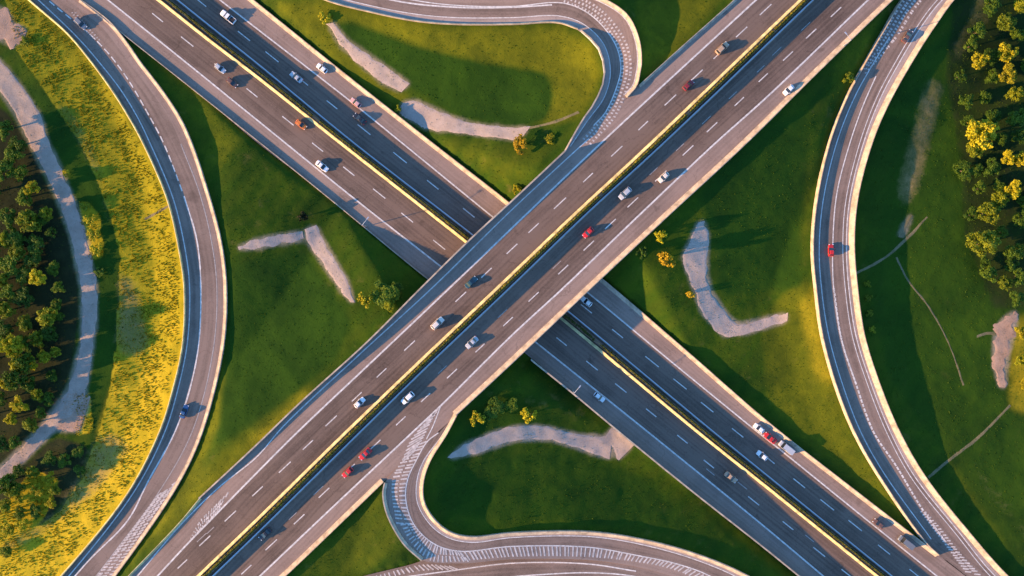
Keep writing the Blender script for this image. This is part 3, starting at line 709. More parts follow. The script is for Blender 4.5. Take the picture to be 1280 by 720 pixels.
# every polyline A runs lower-left to upper-right (right of travel = south-east)
AR = extended(A_outR, 300)
barrier('concrete_parapet', rA, [(-90,1130),(357,720),(420,660),(480,602)], sloped(1.4, 1.0), M['concrete'], 'pale concrete parapet on the upper highway edge below the southern loop', 'parapet')
barrier('concrete_parapet', rA, A_outR[3:]+[(1270,-142)], sloped(1.5, 1.15), M['concrete'], 'long pale concrete parapet on the south-eastern edge of the bridge', 'parapet')
barrier('concrete_kerb', rA, ext(A_outL[:3], 400, 0), sloped(.7, .75, .2), M['yellow_conc'], 'low yellowish barrier on the upper highway edge in the lower left corner', side=-1)
barrier('concrete_kerb', rA, [(798,107),(850,60),(915,2),(1050,-122)], sloped(.8, .8, .2), M['concrete'], 'low barrier on the upper highway north-west edge beyond the northern loop', side=-1)
def noise_wall(rd, pts, h, side, label, hp=None):
    root = empty('noise_wall', hit(rd, *pts[0])); tag(root, label, 'noise wall')
    inv = root.matrix_world.copy(); loc = root.location.copy()
    P = catmull(pts, 16); C = [hit(rd, *q) for q in P]; n = len(C)
    V, F = [], []
    hs = [h*float(np.interp(i/(n-1), *zip(*(hp or [(0, .5), (.08, 1), (.92, 1), (1, .5)])))) for i in range(n)]
    for i in range(n):
        t_ = (C[min(i+1, n-1)]-C[max(i-1, 0)]); t_.z = 0; t_.normalize(); r = Vector((t_.y, -t_.x, 0))*side
        c = C[i]-loc
        for a_, hh in ((-.10, -.3), (-.10, hs[i]), (.10, hs[i]), (.10, -.3)): V.append(c+r*a_+Vector((0, 0, hh)))
    F = [(i*4+j, i*4+(j+1) % 4, i*4+4+(j+1) % 4, i*4+4+j) for i in range(n-1) for j in range(4)]+[(0,1,2,3), (4*n-1, 4*n-2, 4*n-3, 4*n-4)]
    mesh_obj('wall_panel', V, F, M['panel'], root)
    for i in range(n):
        t_ = (C[min(i+1, n-1)]-C[max(i-1, 0)])
        box('post', C[i]-loc, .26, .30, hs[i]+.38, M['steel'], root, math.atan2(t_.y, t_.x), -0.3)
    V = []
    for i in range(n):
        t_ = (C[min(i+1, n-1)]-C[max(i-1, 0)]); t_.z = 0; t_.normalize(); r = Vector((t_.y, -t_.x, 0))*side
        c = C[i]-loc
        for a_, hh in ((-.22, hs[i]+.004), (-.22, hs[i]+.11), (.22, hs[i]+.11), (.22, hs[i]+.004)): V.append(c+r*a_+Vector((0, 0, hh)))
    mesh_obj('coping', V, F, M['concrete'], root)
    return root
noise_wall(rA, [(250,622),(320,557),(377,502),(460,427),(525,362),(590,298),(640,252),(706,190)], 2.9, 1, 'long grey noise wall on the north-western edge of the bridge', [(0, .28), (.33, .40), (.55, .75), (.7, 1), (1, 1)])
noise_wall(rB, [(664,449),(715,490),(775,540),(860,609),(960,688),(1060,770)], 4.2, 1, 'grey noise wall raised for its shade along the lower highway south-west edge, lower right of the bridge', [(0, 1), (.45, 1), (.8, .72), (1, .65)])  # barrier heightened so its shadow covers the carriageway
noise_wall(rE, [(744,127),(727,152),(706,189)][::-1]+[(755,95),(748,62),(726,39)], 1.7, 1, 'short curved noise wall on the inside of the northern loop')
barrier('guard_barrier', rE, E_in[:8], sloped(.6, .7, .2), M['concrete'], 'curved white barrier along the northern road above the green basin', side=1)
barrier('guard_barrier', rE, E_out[6:], sloped(1.0, .9, .2), M['concrete'], 'pale barrier on the outside bend of the northern loop', side=-1)
barrier('guard_barrier', rB, [(-300,-322),(101,0),(145,35),(250,118),(405,242),(532,346),(600,398),(650,437)], [(-.30,-.3),(-.22,.65),(.0,.65),(.08,-.3)], M['concrete'], 'thin barrier on the south-west edge of the lower highway, upper left of the bridge', side=-1)
barrier('concrete_parapet', rB, [(0,-254)]+B_outR[:9]+[(1172,692)], sloped(1.25, 1.0), M['concrete'], 'cream concrete barrier along the north-east edge of the lower highway', 'parapet', side=-1 if False else -1)
barrier('guard_barrier', rC, C_outL, [(-.2,-.3),(-.2,1.15),(.02,1.15),(.3,.5),(.45,-.3)], M['yellow_conc'], 'narrow ochre barrier on the meadow side of the western ramp', side=-1*-1)
barrier('concrete_parapet', rC, C_outR[2:], sloped(1.15, .6), M['concrete'], 'wide pale barrier on the inner eastern side of the western ramp', 'parapet', side=-1)
barrier('guard_barrier', rD, D_outL[1:16], [(-.2,-.3),(-.2,1.2),(.05,1.2),(.3,.4),(.4,-.3)], M['concrete'], 'narrow pale barrier on the western side of the eastern ramp', side=1)
barrier('concrete_parapet', rD, D_outR, sloped(1.5, 1.15), M['concrete'], 'broad sunlit barrier on the outer side of the eastern ramp', 'parapet', side=-1)
barrier('guard_barrier', rG, G_in[1:], sloped(1.2, .9), M['concrete'], 'pale barrier around the inside of the southern loop', side=-1)
barrier('guard_barrier', rG, G_out[1:8], [(-.9,-.3),(-.9,.25),(-.2,.8),(.15,.8),(.15,-.3)], M['concrete'], 'curved white barrier on the outside bend of the southern loop', side=1)

# planted medians: sloped concrete edge, hedge, steel rail
def leaf_cloud(centres, rad, n_per, size, seed, squash=.8, up=.35):
    r = np.random.default_rng(seed); V = []; F = []
    for c in centres:
        rr = rad if np.isscalar(rad) else rad[0]+(rad[1]-rad[0])*r.random()
        d = r.normal(size=(n_per, 3)); d /= np.linalg.norm(d, axis=1)[:, None]
        p = np.array(c)+d*rr*(r.random((n_per, 1))**0.45)*np.array([1, 1, squash])
        nn = d*0.8+r.normal(size=(n_per, 3))*0.6+np.array([0, 0, up]); nn /= np.linalg.norm(nn, axis=1)[:, None]
        a_ = np.cross(nn, r.normal(size=(n_per, 3))); a_ /= np.linalg.norm(a_, axis=1)[:, None]; b_ = np.cross(nn, a_)
        s = size*(0.6+0.8*r.random((n_per, 1)))
        q = np.stack([p-a_*s, p-b_*s*.6, p+a_*s, p+b_*s*.6], 1)
        V.append(q.reshape(-1, 3))
    V = np.vstack(V); F = np.arange(len(V)).reshape(-1, 4)
    return V, F
def np_mesh(name, V, F, mats, fmat=None):
    me = bpy.data.meshes.new(name)
    me.vertices.add(len(V)); me.vertices.foreach_set('co', V.ravel().astype(np.float32))
    me.loops.add(F.size); me.loops.foreach_set('vertex_index', F.ravel().astype(np.int32))
    me.polygons.add(len(F)); me.polygons.foreach_set('loop_start', np.arange(0, F.size, F.shape[1], dtype=np.int32))
    for m in mats: me.materials.append(m)
    me.update(calc_edges=True); return me
def median(rd, mL, mR, lab, hh, t0, t1, seed, sd, scr):
    mid = (resamp(catmull(mL, 4), 200)+resamp(catmull(mR, 4), 200))/2
    mL, mR = extended(mL, 300), extended(mR, 300)
    barrier('median_kerb', rd, mL, [(-.30,-.1),(-.30,.10),(.42,.75),(.60,.75),(.60,-.1)], M['yellow_conc'], 'yellowish sloped concrete median edge '+lab, 'kerb', side=sd)
    o, C = extrude('soil', rd, [tuple((np.array(a)+np.array(b))/2) for a, b in zip(resamp(catmull(mL, 6), 60), resamp(catmull(mR, 6), 60))],
                   [(-.6,-.05),(-.6,.35),(.6,.35),(.6,-.05)], M['earth']); o.name = 'soil_strip'; tag(o, kind='structure')
    root = empty('median_guardrail', hit(rd, *mR[1])); tag(root, 'pale steel guardrail along the median '+lab, 'guardrail')
    r_, C = extrude('rail', rd, mR, [(-.16,.45),(-.16,.9),(.16,.9),(.16,.45)], M['steel']); r_.parent = root; r_.location = -root.location
    r2, C = extrude('rail_base', rd, [tuple(p) for p in offset_poly(catmull(mR, 8), 0.2)], [(-.30,-.1),(-.30,.14),(.35,.14),(.35,-.1)], M['concrete']); r2.parent = root; r2.location = -root.location
    sel = catmull(mR, 24); sel = [q for q in sel if -20 < q[0] < 1300 and -20 < q[1] < 740][:95]
    for q in sel:
        c = hit(rd, *q); box('post', c-root.location, .14, .14, .9, M['steel'], root, 0, -0.02)
    # hedge: many small bushes grown together along a thin screen added for straight shadow edges
    sc = empty('shadow_screen', hit(rd, *mid[100])); tag(sc, 'thin dark green shadow-casting screen added inside the hedge '+lab, 'screen')
    w1, C = extrude('shadow_panel', rd, ext([tuple(p) for p in mid[::10]]+[tuple(mid[-1])], 250, 250), [(-.04,.1),(-.04,scr),(.04,scr),(.04,.1)], M['screen']); w1.parent = sc; w1.location = -sc.location
    ce = []; r = random.Random(seed)
    P = catmull([tuple(p) for p in mid[::8]], 3.4)
    P = np.vstack([catmull(ext([tuple(P[1]), tuple(P[0])], 0, 130)[1:], 3.4)[::-1], P, catmull(ext([tuple(P[-2]), tuple(P[-1])], 0, 130)[1:], 3.4)])
    for i, q in enumerate(P):
        g_ = mnoise.noise(Vector((i*.16, seed, 0)))
        if g_ < -0.45: continue
        c = hit(rd, *q); top = hh*(.86+.22*g_+r.uniform(-.10, .10))
        for zz in (0.55, .95) if top < 1.8 else (0.6, 1.2, top-.45, top-.25):
            ce.append((c.x+r.uniform(-.12, .12), c.y+r.uniform(-.12, .12), c.z+zz))
    V, F = leaf_cloud(ce, (.42, .60), 34, .17, seed)
    me_ = np_mesh('hedge', V, F, [M['hedge']]); h = link(bpy.data.objects.new('hedge', me_))
    tag(h, 'trimmed yellow-green hedge growing in the median '+lab, 'hedge')
median(rA, A_medL, A_medR, 'of the upper highway', 2.3, 0, 1, 3, 1, 2.75)
median(rB, B_medL, B_medR, 'of the lower highway', 2.0, 0, 1, 5, -1, 2.6)

# ------------------------------------------------------------------ bridge body
def bridge():
    root = empty('bridge', W(640, 360, 0)); tag(root, 'concrete bridge carrying the upper highway over the lower one', 'bridge')
    L, Rr = rA['cur'][0], rA['cur'][-1]; n = len(L)
    sel = [i for i in range(n) if 405 < (L[i][0]+Rr[i][0])/2 < 875]
    V = []
    for i in sel:
        z = rA['zt'][i]; a = W(*L[i], z); b = W(*Rr[i], z); d = (b-a).normalized()
        o_ = root.location
        for p, dz in ((a-d*.25, -.22), (b+d*.25, -.22), (b+d*.25, -.55), (b-d*2.2, -1.5), (a+d*2.2, -1.5), (a-d*.25, -.55)):
            V.append(p+Vector((0, 0, dz))-o_)
    m = len(sel)
    F = [(i*6+j, i*6+(j+1) % 6, i*6+6+(j+1) % 6, i*6+6+j) for i in range(m-1) for j in range(6)]+[tuple(range(6)), tuple(6*m-1-j for j in range(6))]
    mesh_obj('deck', V, F, M['concrete'], root)
    for pc in (B_outL, [tuple((np.array(a)+np.array(b))/2) for a, b in zip(resamp(catmull(B_medL, 5), 60), resamp(catmull(B_medR, 5), 60))], B_outR):
        P = catmull(pc, 10)
        dsh = 0
        off = offset_poly(P, 12 if pc is B_outL else (-12 if pc is B_outR else 0))
        cand = []
        for q in off:
            h = rA['bvh'].ray_cast(CAM, (W(*q)-CAM).normalized())[0]
            if h is None: continue
            p = W(*q, 0); hh = rA['bvh'].ray_cast(Vector((p.x, p.y, 60)), Vector((0, 0, -1)))[0]
            if hh is not None: cand.append(p)
        if len(cand) > 4: 
            for p in (cand[1], cand[len(cand)//3], cand[2*len(cand)//3], cand[-2]):
                gz = min(zg(p.x, p.y), 0)-.5; c = Vector((p.x, p.y, gz))-root.location
                cyl('pier', c, c+Vector((0, 0, 6.7-gz)), .6, .6, M['concrete'], root, 16)
bridge()

# ------------------------------------------------------------------ vehicles
paints = {}
def paint(name, c, rough=.3):
    if name not in paints: 
        m = NT('car_paint_'+name, rough, .5); m.b.inputs['Base Color'].default_value = (*c, 1)
        m.b.inputs['Coat Weight'].default_value = .5; paints[name] = m.m
    return paints[name]
PC = dict(white=(.78,.78,.76), silver=(.42,.44,.46), grey=(.16,.17,.18), black=(.015,.016,.018), red=(.52,.02,.015), orange=(.62,.17,.02),
          blue=(.03,.09,.20), brown=(.14,.07,.045), tan=(.45,.30,.18), pink=(.62,.34,.30), darkred=(.22,.02,.02), teal=(.03,.08,.09), cream=(.70,.62,.52))
def loft(secs):
    """secs: list of (x, half_width_bottom, half_width_top, z_bottom, z_top); rounded box-like sections"""
    V, F = [], []
    for (x, wb, wt, zb, zt) in secs:
        zm = zb+(zt-zb)*.55
        for (y, z) in ((-wb*.94, zb), (-wb, zb+.12), (-wb, zm), (-wt, zt-.04), (-wt*.82, zt), (wt*.82, zt), (wt, zt-.04), (wb, zm), (wb, zb+.12), (wb*.94, zb)):
            V.append(Vector((x, y, z)))
    k = 10; n = len(secs)
    for i in range(n-1):
        for j in range(k): F.append((i*k+j, i*k+(j+1) % k, (i+1)*k+(j+1) % k, (i+1)*k+j))
    F += [tuple(range(k)), tuple(reversed([(n-1)*k+j for j in range(k)]))]
    return V, F
def part(name, V, F, mat, root, smooth=False):
    o = mesh_obj(name, V, F, mat, root)
    bm = bmesh.new(); bm.from_mesh(o.data); bmesh.ops.recalc_face_normals(bm, faces=bm.faces); bm.to_mesh(o.data); bm.free()
    return o
def wheel(root, x, y, r, w=.22):
    s = 1 if y > 0 else -1
    t_ = cyl('wheel', (x, y-s*w, r), (x, y, r), r, r, M['tyre'], root, 16)
    cyl('rim', (x, y-s*.02, r), (x, y+s*.012, r), r*.62, r*.55, M['rim'], t_, 12)
def car(px, py, rd, ang, kind, colour, label, group=None, glass=None, off=0):
    p = hit(rd, px, py); name = {'hatch': 'hatchback', 'sedan': 'sedan_car', 'suv': 'suv_car', 'pickup': 'pickup_truck', 'van': 'van', 'lorry': 'lorry'}[kind]
    # pitch along the road
    d = Vector((math.cos(ang), math.sin(ang), 0))
    root = empty(name, p+Vector((0, 0, .03)), ang)
    tag(root, label, {'hatch': 'car', 'sedan': 'car', 'suv': 'car', 'pickup': 'pickup truck', 'van': 'van', 'lorry': 'lorry'}[kind], group)
    bp = paint(colour, PC[colour])
    Ls = dict(hatch=3.8, sedan=4.4, suv=4.5, pickup=5.3, van=5.2, lorry=9.5)[kind]
    w = dict(hatch=.88, sedan=.92, suv=.97, pickup=1.0, van=1.0, lorry=1.25)[kind]; h = Ls/2
    if kind in ('hatch', 'sedan', 'suv'):
        zb = .22; zh = {'hatch': .82, 'sedan': .80, 'suv': .98}[kind]; zr = {'hatch': 1.48, 'sedan': 1.42, 'suv': 1.72}[kind]
        V, F = loft([(-h, w*.80, w*.72, zb+.18, zh*.86), (-h+.18, w*.95, w*.86, zb, zh), (-h+.9, w, w*.90, zb, zh+.06), (0, w, w*.92, zb, zh+.07), (h-1.15, w, w*.90, zb, zh+.02), (h-.35, w*.93, w*.80, zb, zh*.88), (h, w*.74, w*.62, zb+.14, zh*.72)])
        part('body', V, F, bp, root)
        rear = -h+(.25 if kind != 'sedan' else .75); rt = -h+(.65 if kind != 'sedan' else 1.35)
        ft = h-(1.95 if kind != 'sedan' else 2.15); fr = h-1.15
        cw = w*.88
        Vg = [Vector(v) for v in ((rear, -cw, zh), (fr, -cw, zh), (fr, cw, zh), (rear, cw, zh), (rt, -cw*.80, zr-.05), (ft, -cw*.80, zr-.05), (ft, cw*.80, zr-.05), (rt, cw*.80, zr-.05))]
        part('windows', Vg, [(3,2,1,0), (4,5,6,7), (0,1,5,4), (1,2,6,5), (2,3,7,6), (3,0,4,7)], M['glass'], root)
        rw = cw*.80
        Vr, Fr = [], []
        for (x, yy, z) in ((rt-.03, rw*.96, zr-.045), (rt+.15, rw*1.0, zr-.0), (ft-.2, rw*1.0, zr-.0), (ft+.03, rw*.96, zr-.045)):
            Vr += [Vector((x, -yy, z-.03)), Vector((x, -yy*.8, z+.03)), Vector((x, yy*.8, z+.03)), Vector((x, yy, z-.03))]
        for i in range(3):
            for j in range(3): Fr.append((i*4+j, i*4+j+1, i*4+5+j, i*4+4+j))
            Fr.append((i*4+3, i*4, i*4+4, i*4+7))
        Fr += [(0,1,2,3), (15,14,13,12)]
        part('roof', Vr, Fr, bp, root)
        for s in (-1, 1):
            # pillars
            part('pillar', [Vector((rear-.0, s*cw*1.0, zh+.02)), Vector((rear+.16, s*cw*1.01, zh+.02)), Vector((rt+.14, s*cw*.82, zr-.03)), Vector((rt-.02, s*cw*.81, zr-.03)),
                            Vector((rear-.0, s*cw*.93, zh+.03)), Vector((rear+.16, s*cw*.93, zh+.03)), Vector((rt+.14, s*cw*.76, zr-.0)), Vector((rt-.02, s*cw*.75, zr-.0))],
                 [(0,1,2,3), (7,6,5,4), (0,4,5,1), (1,5,6,2), (2,6,7,3), (3,7,4,0)], bp, root)
            box('mirror', Vector((fr-.25, s*(w+.08), zh+.08)), .14, .2, .13, bp, root)
            box('headlight', Vector((h-.12, s*w*.62, zh*.72)), .16, .34, .13, M['headlamp'], root)
            box('taillight', Vector((-h+.06, s*w*.66, zh*.80)), .10, .30, .14, M['tail'], root)
        wr = .33 if kind != 'suv' else .38
        for x in (-h+.8, h-.85):
            for s in (-1, 1): wheel(root, x, s*(w+.015), wr)
    elif kind in ('pickup', 'van'):
        zh = 1.0; zr = 1.85 if kind == 'pickup' else 2.15
        V, F = loft([(-h, w*.93, w*.90, .35, zh), (-h+.3, w, w*.95, .3, zh+.03), (h-1.3, w, w*.93, .3, zh+.08), (h-.3, w*.94, w*.82, .3, zh), (h, w*.78, w*.66, .4, zh*.8)])
        part('body', V, F, bp, root)
        r0 = -h+2.0 if kind == 'pickup' else -h+.06; r1 = -h+2.25 if kind == 'pickup' else -h+.15
        ft, fr = (h-2.2, h-1.35) if kind == 'pickup' else (h-1.5, h-.85); cw = w*.92
        Vg = [Vector(v) for v in ((r0, -cw, zh), (fr, -cw, zh), (fr, cw, zh), (r0, cw, zh), (r1, -cw*.86, zr-.06), (ft, -cw*.86, zr-.06), (ft, cw*.86, zr-.06), (r1, cw*.86, zr-.06))]
        part('windows', Vg, [(3,2,1,0), (4,5,6,7), (0,1,5,4), (1,2,6,5), (2,3,7,6), (3,0,4,7)], M['glass'], root)
        box('roof', Vector(((r1+ft)/2, 0, zr-.058)), ft-r1+.1, cw*1.74, .08, bp, root)
        if kind == 'pickup':
            box('cargo_bed', Vector((-h+1.02, 0, zh+.035)), 1.7, w*1.55, .03, M['black'], root)
            for s in (-1, 1): box('bed_side', Vector((-h+1.02, s*w*.88, zh+.02)), 1.85, .12, .2, bp, root)
        for s in (-1, 1):
            if kind == 'van': box('side_panel', Vector(((r0+ft)/2-.5, s*cw*.95, zh+.06)), (ft-r0)*.62, .12, zr-zh-.14, bp, root)
            box('mirror', Vector((fr-.3, s*(w+.1), zh+.1)), .16, .22, .2, M['black'], root)
            box('headlight', Vector((h-.13, s*w*.62, zh*.72)), .16, .34, .16, M['headlamp'], root)
            box('taillight', Vector((-h+.02, s*w*.84, zh*.72)), .10, .18, .24, M['tail'], root)
        for x in (-h+1.0, h-.95):
            for s in (-1, 1): wheel(root, x, s*(w+.015), .39)
    else:
        box('chassis', Vector((-.2, 0, .55)), Ls-.6, 1.5, .3, M['black'], root)
        V, F = loft([(h-2.1, 1.15, 1.12, .45, 2.5), (h-.5, 1.2, 1.1, .45, 2.6), (h-.1, 1.15, 1.02, .45, 2.1), (h, 1.1, 1.0, .5, 1.4)])
        part('cab', V, F, paint('white', PC['white']), root)
        box('windscreen', Vector((h-.16, 0, 1.55)), .26, 1.9, .8, M['glass'], root)
        cb = box('cargo_box', Vector((-1.25, 0, .87)), Ls-2.7, 2.46, 2.3, paint('silver', PC['silver']), root)
        box('red_band', Vector((1.1, 0, 3.174)), 1.7, 2.3, .06, paint('red', PC['red']), cb)
        box('roof_panel', Vector((-2.3, 0, 3.174)), 4.2, 2.1, .05, paint('white', PC['white']), cb)
        box('roof_vent', Vector((-2.6, .1, 3.226)), 1.1, 1.2, .16, M['black'], cb)
        for s in (-1, 1):
            box('headlight', Vector((h-.03, s*.85, .75)), .1, .3, .2, M['headlamp'], root)
            box('mirror', Vector((h-.55, s*1.35, 1.6)), .14, .22, .5, M['black'], root)
        for x in (-h+1.2, -h+2.4, h-1.3):
            for s in (-1, 1): wheel(root, x, s*1.24, .5, .3)
    return root
aA = math.atan2(.935, 1)            # bridge road, towards upper right
aB = math.atan2(-.80, 1)            # lower road, towards lower right
up = aA; dn = aA+math.pi; se = aB; nw = aB+math.pi
gA, gB = 'vehicles driving on the upper highway', 'vehicles driving on the lower highway'
car(286, 22, rB, nw, 'pickup', 'white', 'white pickup truck at the top left of the shaded northbound carriageway', gB)
car(276, 86, rB, se, 'hatch', 'silver', 'silver hatchback beside the yellow median edge in the upper left', gB)
car(291, 104, rB, se, 'hatch', 'brown', 'brown hatchback just behind the silver one in the upper left', gB)
car(403, 86, rB, nw, 'hatch', 'white', 'white hatchback on the sunlit pale shoulder of the lower highway', gB)
car(371, 97, rB, nw, 'sedan', 'silver', 'silver sedan in the shade lane left of the white hatchback', gB)
car(445, 129, rB, nw, 'hatch', 'pink', 'pinkish red hatchback on the shoulder line above the black car', gB)
car(450, 149, rB, nw, 'sedan', 'black', 'black sedan in the shade lane of the lower highway', gB)
car(377, 156, rB, se, 'hatch', 'orange', 'orange hatchback near the median of the lower highway', gB)
car(403, 208, rB, se, 'sedan', 'white', 'white sedan by the edge line, alone above the stone paths at left', gB)
car(733, 377, rB, nw, 'hatch', 'white', 'small white hatchback just emerging south-east of the bridge', gB)
car(749, 496, rB, se, 'hatch', 'white', 'white hatchback on the shaded shoulder beside the noise wall', gB)
car(952, 569, rB, nw, 'hatch', 'white', 'white hatchback beside the median below the close group of three', gB)
car(913, 596, rB, se, 'sedan', 'tan', 'tan sedan on the lower right carriageway', gB)
car(948, 535, rB, nw, 'hatch', 'white', 'white hatchback leading the close group of three by the north-east shoulder', gB)
car(962, 547, rB, nw, 'sedan', 'red', 'red sedan in the middle of the close group of three', gB)
car(982, 559, rB, nw, 'van', 'silver', 'silver van at the rear of the close group of three', gB)
car(1131, 677, rB, nw, 'van', 'grey', 'grey van on the shoulder where the eastern ramp joins', gB)
car(1097, 654, rB, nw, 'hatch', 'brown', 'brown hatchback on the shoulder just before the grey van', gB)
car(902, 61, rA, up, 'suv', 'tan', 'tan off-road car nearest the top of the upper highway', gA)
car(860, 107, rA, up, 'hatch', 'darkred', 'dark red hatchback on the upper highway below the tan car', gA)
car(589, 353, rA, up, 'sedan', 'teal', 'dark teal sedan in the middle of the bridge', gA)
car(547, 404, rA, up, 'suv', 'cream', 'cream car on the bridge lane beside the yellow median', gA)
car(450, 503, rA, up, 'hatch', 'white', 'white hatchback near the median left of the bridge', gA)
car(590, 428, rA, dn, 'sedan', 'silver', 'silver sedan on the lower carriageway below the cream car', gA)
car(510, 497, rA, dn, 'suv', 'white', 'white off-road car by the median above the hatched gore', gA)
car(457, 567, rA, dn, 'sedan', 'red', 'red sedan, right one of the two red cars at lower left', gA)
car(435, 590, rA, dn, 'hatch', 'red', 'red hatchback, left one of the two red cars at lower left', gA)
car(332, 667, rA, dn, 'sedan', 'black', 'black sedan on the upper highway in the lower left', gA)
car(781, 242, rA, dn, 'suv', 'silver', 'silver off-road car in the shaded lane right of the bridge', gA)
car(829, 222, rA, dn, 'hatch', 'cream', 'cream hatchback in the sunlit lane right of the bridge', gA)
car(735, 291, rA, dn, 'hatch', 'red', 'red hatchback in the shaded lane on the bridge', gA)
car(985, 113, rA, dn, 'hatch', 'white', 'small white hatchback on the pale shoulder near the top right', gA)
car(1038, 313, rD, math.pi/2, 'hatch', 'red', 'red hatchback alone on the eastern ramp')
car(231, 514, rC, math.radians(68), 'sedan', 'blue', 'dark blue sedan alone on the lower half of the western ramp')
car(102, 30, rC, math.radians(-44), 'suv', 'grey', 'dark grey car at the top of the western ramp')
car(1133, 46, rD, math.radians(56), 'sedan', 'brown', 'brown sedan at the top of the eastern ramp')

# ------------------------------------------------------------------ street lamps
def lamp(px, py, rd, ang, label):
    p = hit(rd, px, py); root = empty('street_lamp', p, ang); tag(root, label, 'street lamp', 'street lamps beside the highways')
    cyl('pole', (0, 0, -.3), (0, 0, 7.6), .13, .08, M['steel'], root)
    cyl('arm', (0, 0, 7.55), (2.3, 0, 8.1), .07, .05, M['steel'], root)
    box('lamp_head', Vector((2.6, 0, 8.02)), .9, .34, .14, M['steel'], root)
    box('base', Vector((0, 0, -.02)), .5, .5, .35, M['concrete'], root)
lamp(1053, 58, rA, aA+math.pi/2, 'grey street lamp on the upper highway edge near the top right')
lamp(716, 488, rB, aB+math.pi/2, 'grey street lamp by the noise wall below the bridge')
lamp(458, 283, rB, aB+math.pi/2, 'grey street lamp on the lower highway edge left of the bridge')

# ------------------------------------------------------------------ trees
def make_tree(name, R_, Ht, leaf, seed, clumps=26, per=85, size=.30, bush=False):
    r = random.Random(seed)
    root = empty(name, (0, 0, -500))
    V, F = [], []
    def limb(p0, p1, r0, r1, n=7):
        d = (p1-p0).normalized(); u = d.orthogonal().normalized(); v = d.cross(u); b = len(V)
        for p, rr in ((p0, r0), ((p0+p1)/2+Vector((r.uniform(-.1, .1), r.uniform(-.1, .1), 0)), (r0+r1)/2), (p1, r1)):
            for k in range(n): a_ = 2*math.pi*k/n; V.append(p+(u*math.cos(a_)+v*math.sin(a_))*rr)
        for s in range(2):
            for k in range(n): F.append((b+s*n+k, b+s*n+(k+1) % n, b+(s+1)*n+(k+1) % n, b+(s+1)*n+k))
    th = Ht*(.32 if not bush else .12); tr = R_*.085
    limb(Vector((0, 0, -.6)), Vector((0, 0, th)), tr, tr*.75)
    limb(Vector((0, 0, th)), Vector((r.uniform(-.3, .3), r.uniform(-.3, .3), Ht*.82)), tr*.75, tr*.2)
    cs = []
    for i in range(clumps):
        # clump centres over a lobed, broken outline
        a_ = r.uniform(0, 2*math.pi); ph = math.asin(r.uniform(-.45, 1))
        lob = 1+.22*math.sin(a_*3+seed)+.13*math.sin(a_*5+seed*2)
        rr = R_*lob*r.uniform(.45, .80)
        cz = Ht*.60; c = Vector((math.cos(a_)*math.cos(ph)*rr, math.sin(a_)*math.cos(ph)*rr, cz+math.sin(ph)*Ht*.34*r.uniform(.7, 1)))
        cs.append(tuple(c))
        if i < 7: limb(Vector((0, 0, th*r.uniform(.8, 1.3))), c, tr*.45, tr*.12, 5)
    cs += [(0, 0, Ht*.62), (0, 0, Ht*.78), (R_*.25, 0, Ht*.6), (-R_*.2, R_*.2, Ht*.55)]
    mesh_obj('trunk', V, F, M['bark'], root)
    Vl, Fl = leaf_cloud(cs, (R_*.17, R_*.34), per, size, seed, .8)
    me_ = np_mesh('crown', Vl, Fl, [leaf]); link(bpy.data.objects.new('crown', me_), root)
    return root
protos = {}
for key, nm, leaf, sd in (('g0','broadleaf_tree','leaf_green',11), ('g1','broadleaf_tree','leaf_green',12), ('g2','broadleaf_tree','leaf_green',17), ('o0','broadleaf_tree','leaf_olive',13), ('o1','broadleaf_tree','leaf_olive',14), ('y0','yellow_tree','leaf_yellow',15), ('y1','yellow_tree','leaf_yellow',16)):
    protos[key] = (nm, make_tree(nm, 3.6, 7.0, M[leaf], sd, 30, 80, .27))
for key, nm, leaf, sd in (('bo','bush','leaf_olive',21), ('by','bush','leaf_yellow',22), ('bg','bush','leaf_green',23), ('br','orange_bush','leaf_orange',24), ('bk','bush','leaf_dark',25)):
    protos[key] = (nm, make_tree(nm, 1.6, 2.2, M[leaf], sd, 14, 55, .17, True))
used = set()
def plant(key, px, py, r_px, h, label, cat, group):
    nm, pr = protos[key]
    Rr, Ht = (3.6, 7.0) if key[0] != 'b' else (1.6, 2.2)
    if key not in used: root = pr; used.add(key)
    else:
        root = pr.copy(); COL.objects.link(root)
        for ch in [c for c in pr.children]:
            c2 = ch.copy(); COL.objects.link(c2); c2.parent = root
    z = 0
    for _ in range(3):
        p = W(px, py, z+h*.6); z = zg(p.x, p.y)
    root.location = (p.x, p.y, z)
    s = r_px*S/Rr/.95; root.scale = (s*random.uniform(.92, 1.08), s*random.uniform(.92, 1.08), h/Ht)
    root.rotation_euler = (0, 0, random.uniform(0, 6.28))
    tag(root, label, cat, group); return root
words = ['first','second','third','fourth','fifth','sixth','seventh','eighth','ninth','tenth','eleventh','twelfth','thirteenth','fourteenth','fifteenth','sixteenth','seventeenth','eighteenth','nineteenth','twentieth']
ordw = lambda i: words[i] if i < 20 else ('twenty-'+words[i-20] if i < 29 else ('thirtieth' if i == 29 else ('thirty-'+words[i-30] if i < 39 else ('fortieth' if i == 39 else ('forty-'+words[i-40] if i < 49 else ('fiftieth' if i == 49 else ('fifty-'+words[i-50] if i < 59 else ('sixtieth' if i == 59 else ('sixty-'+words[i-60] if i < 69 else ('seventieth' if i == 69 else 'seventy-'+words[i-70]))))))))))
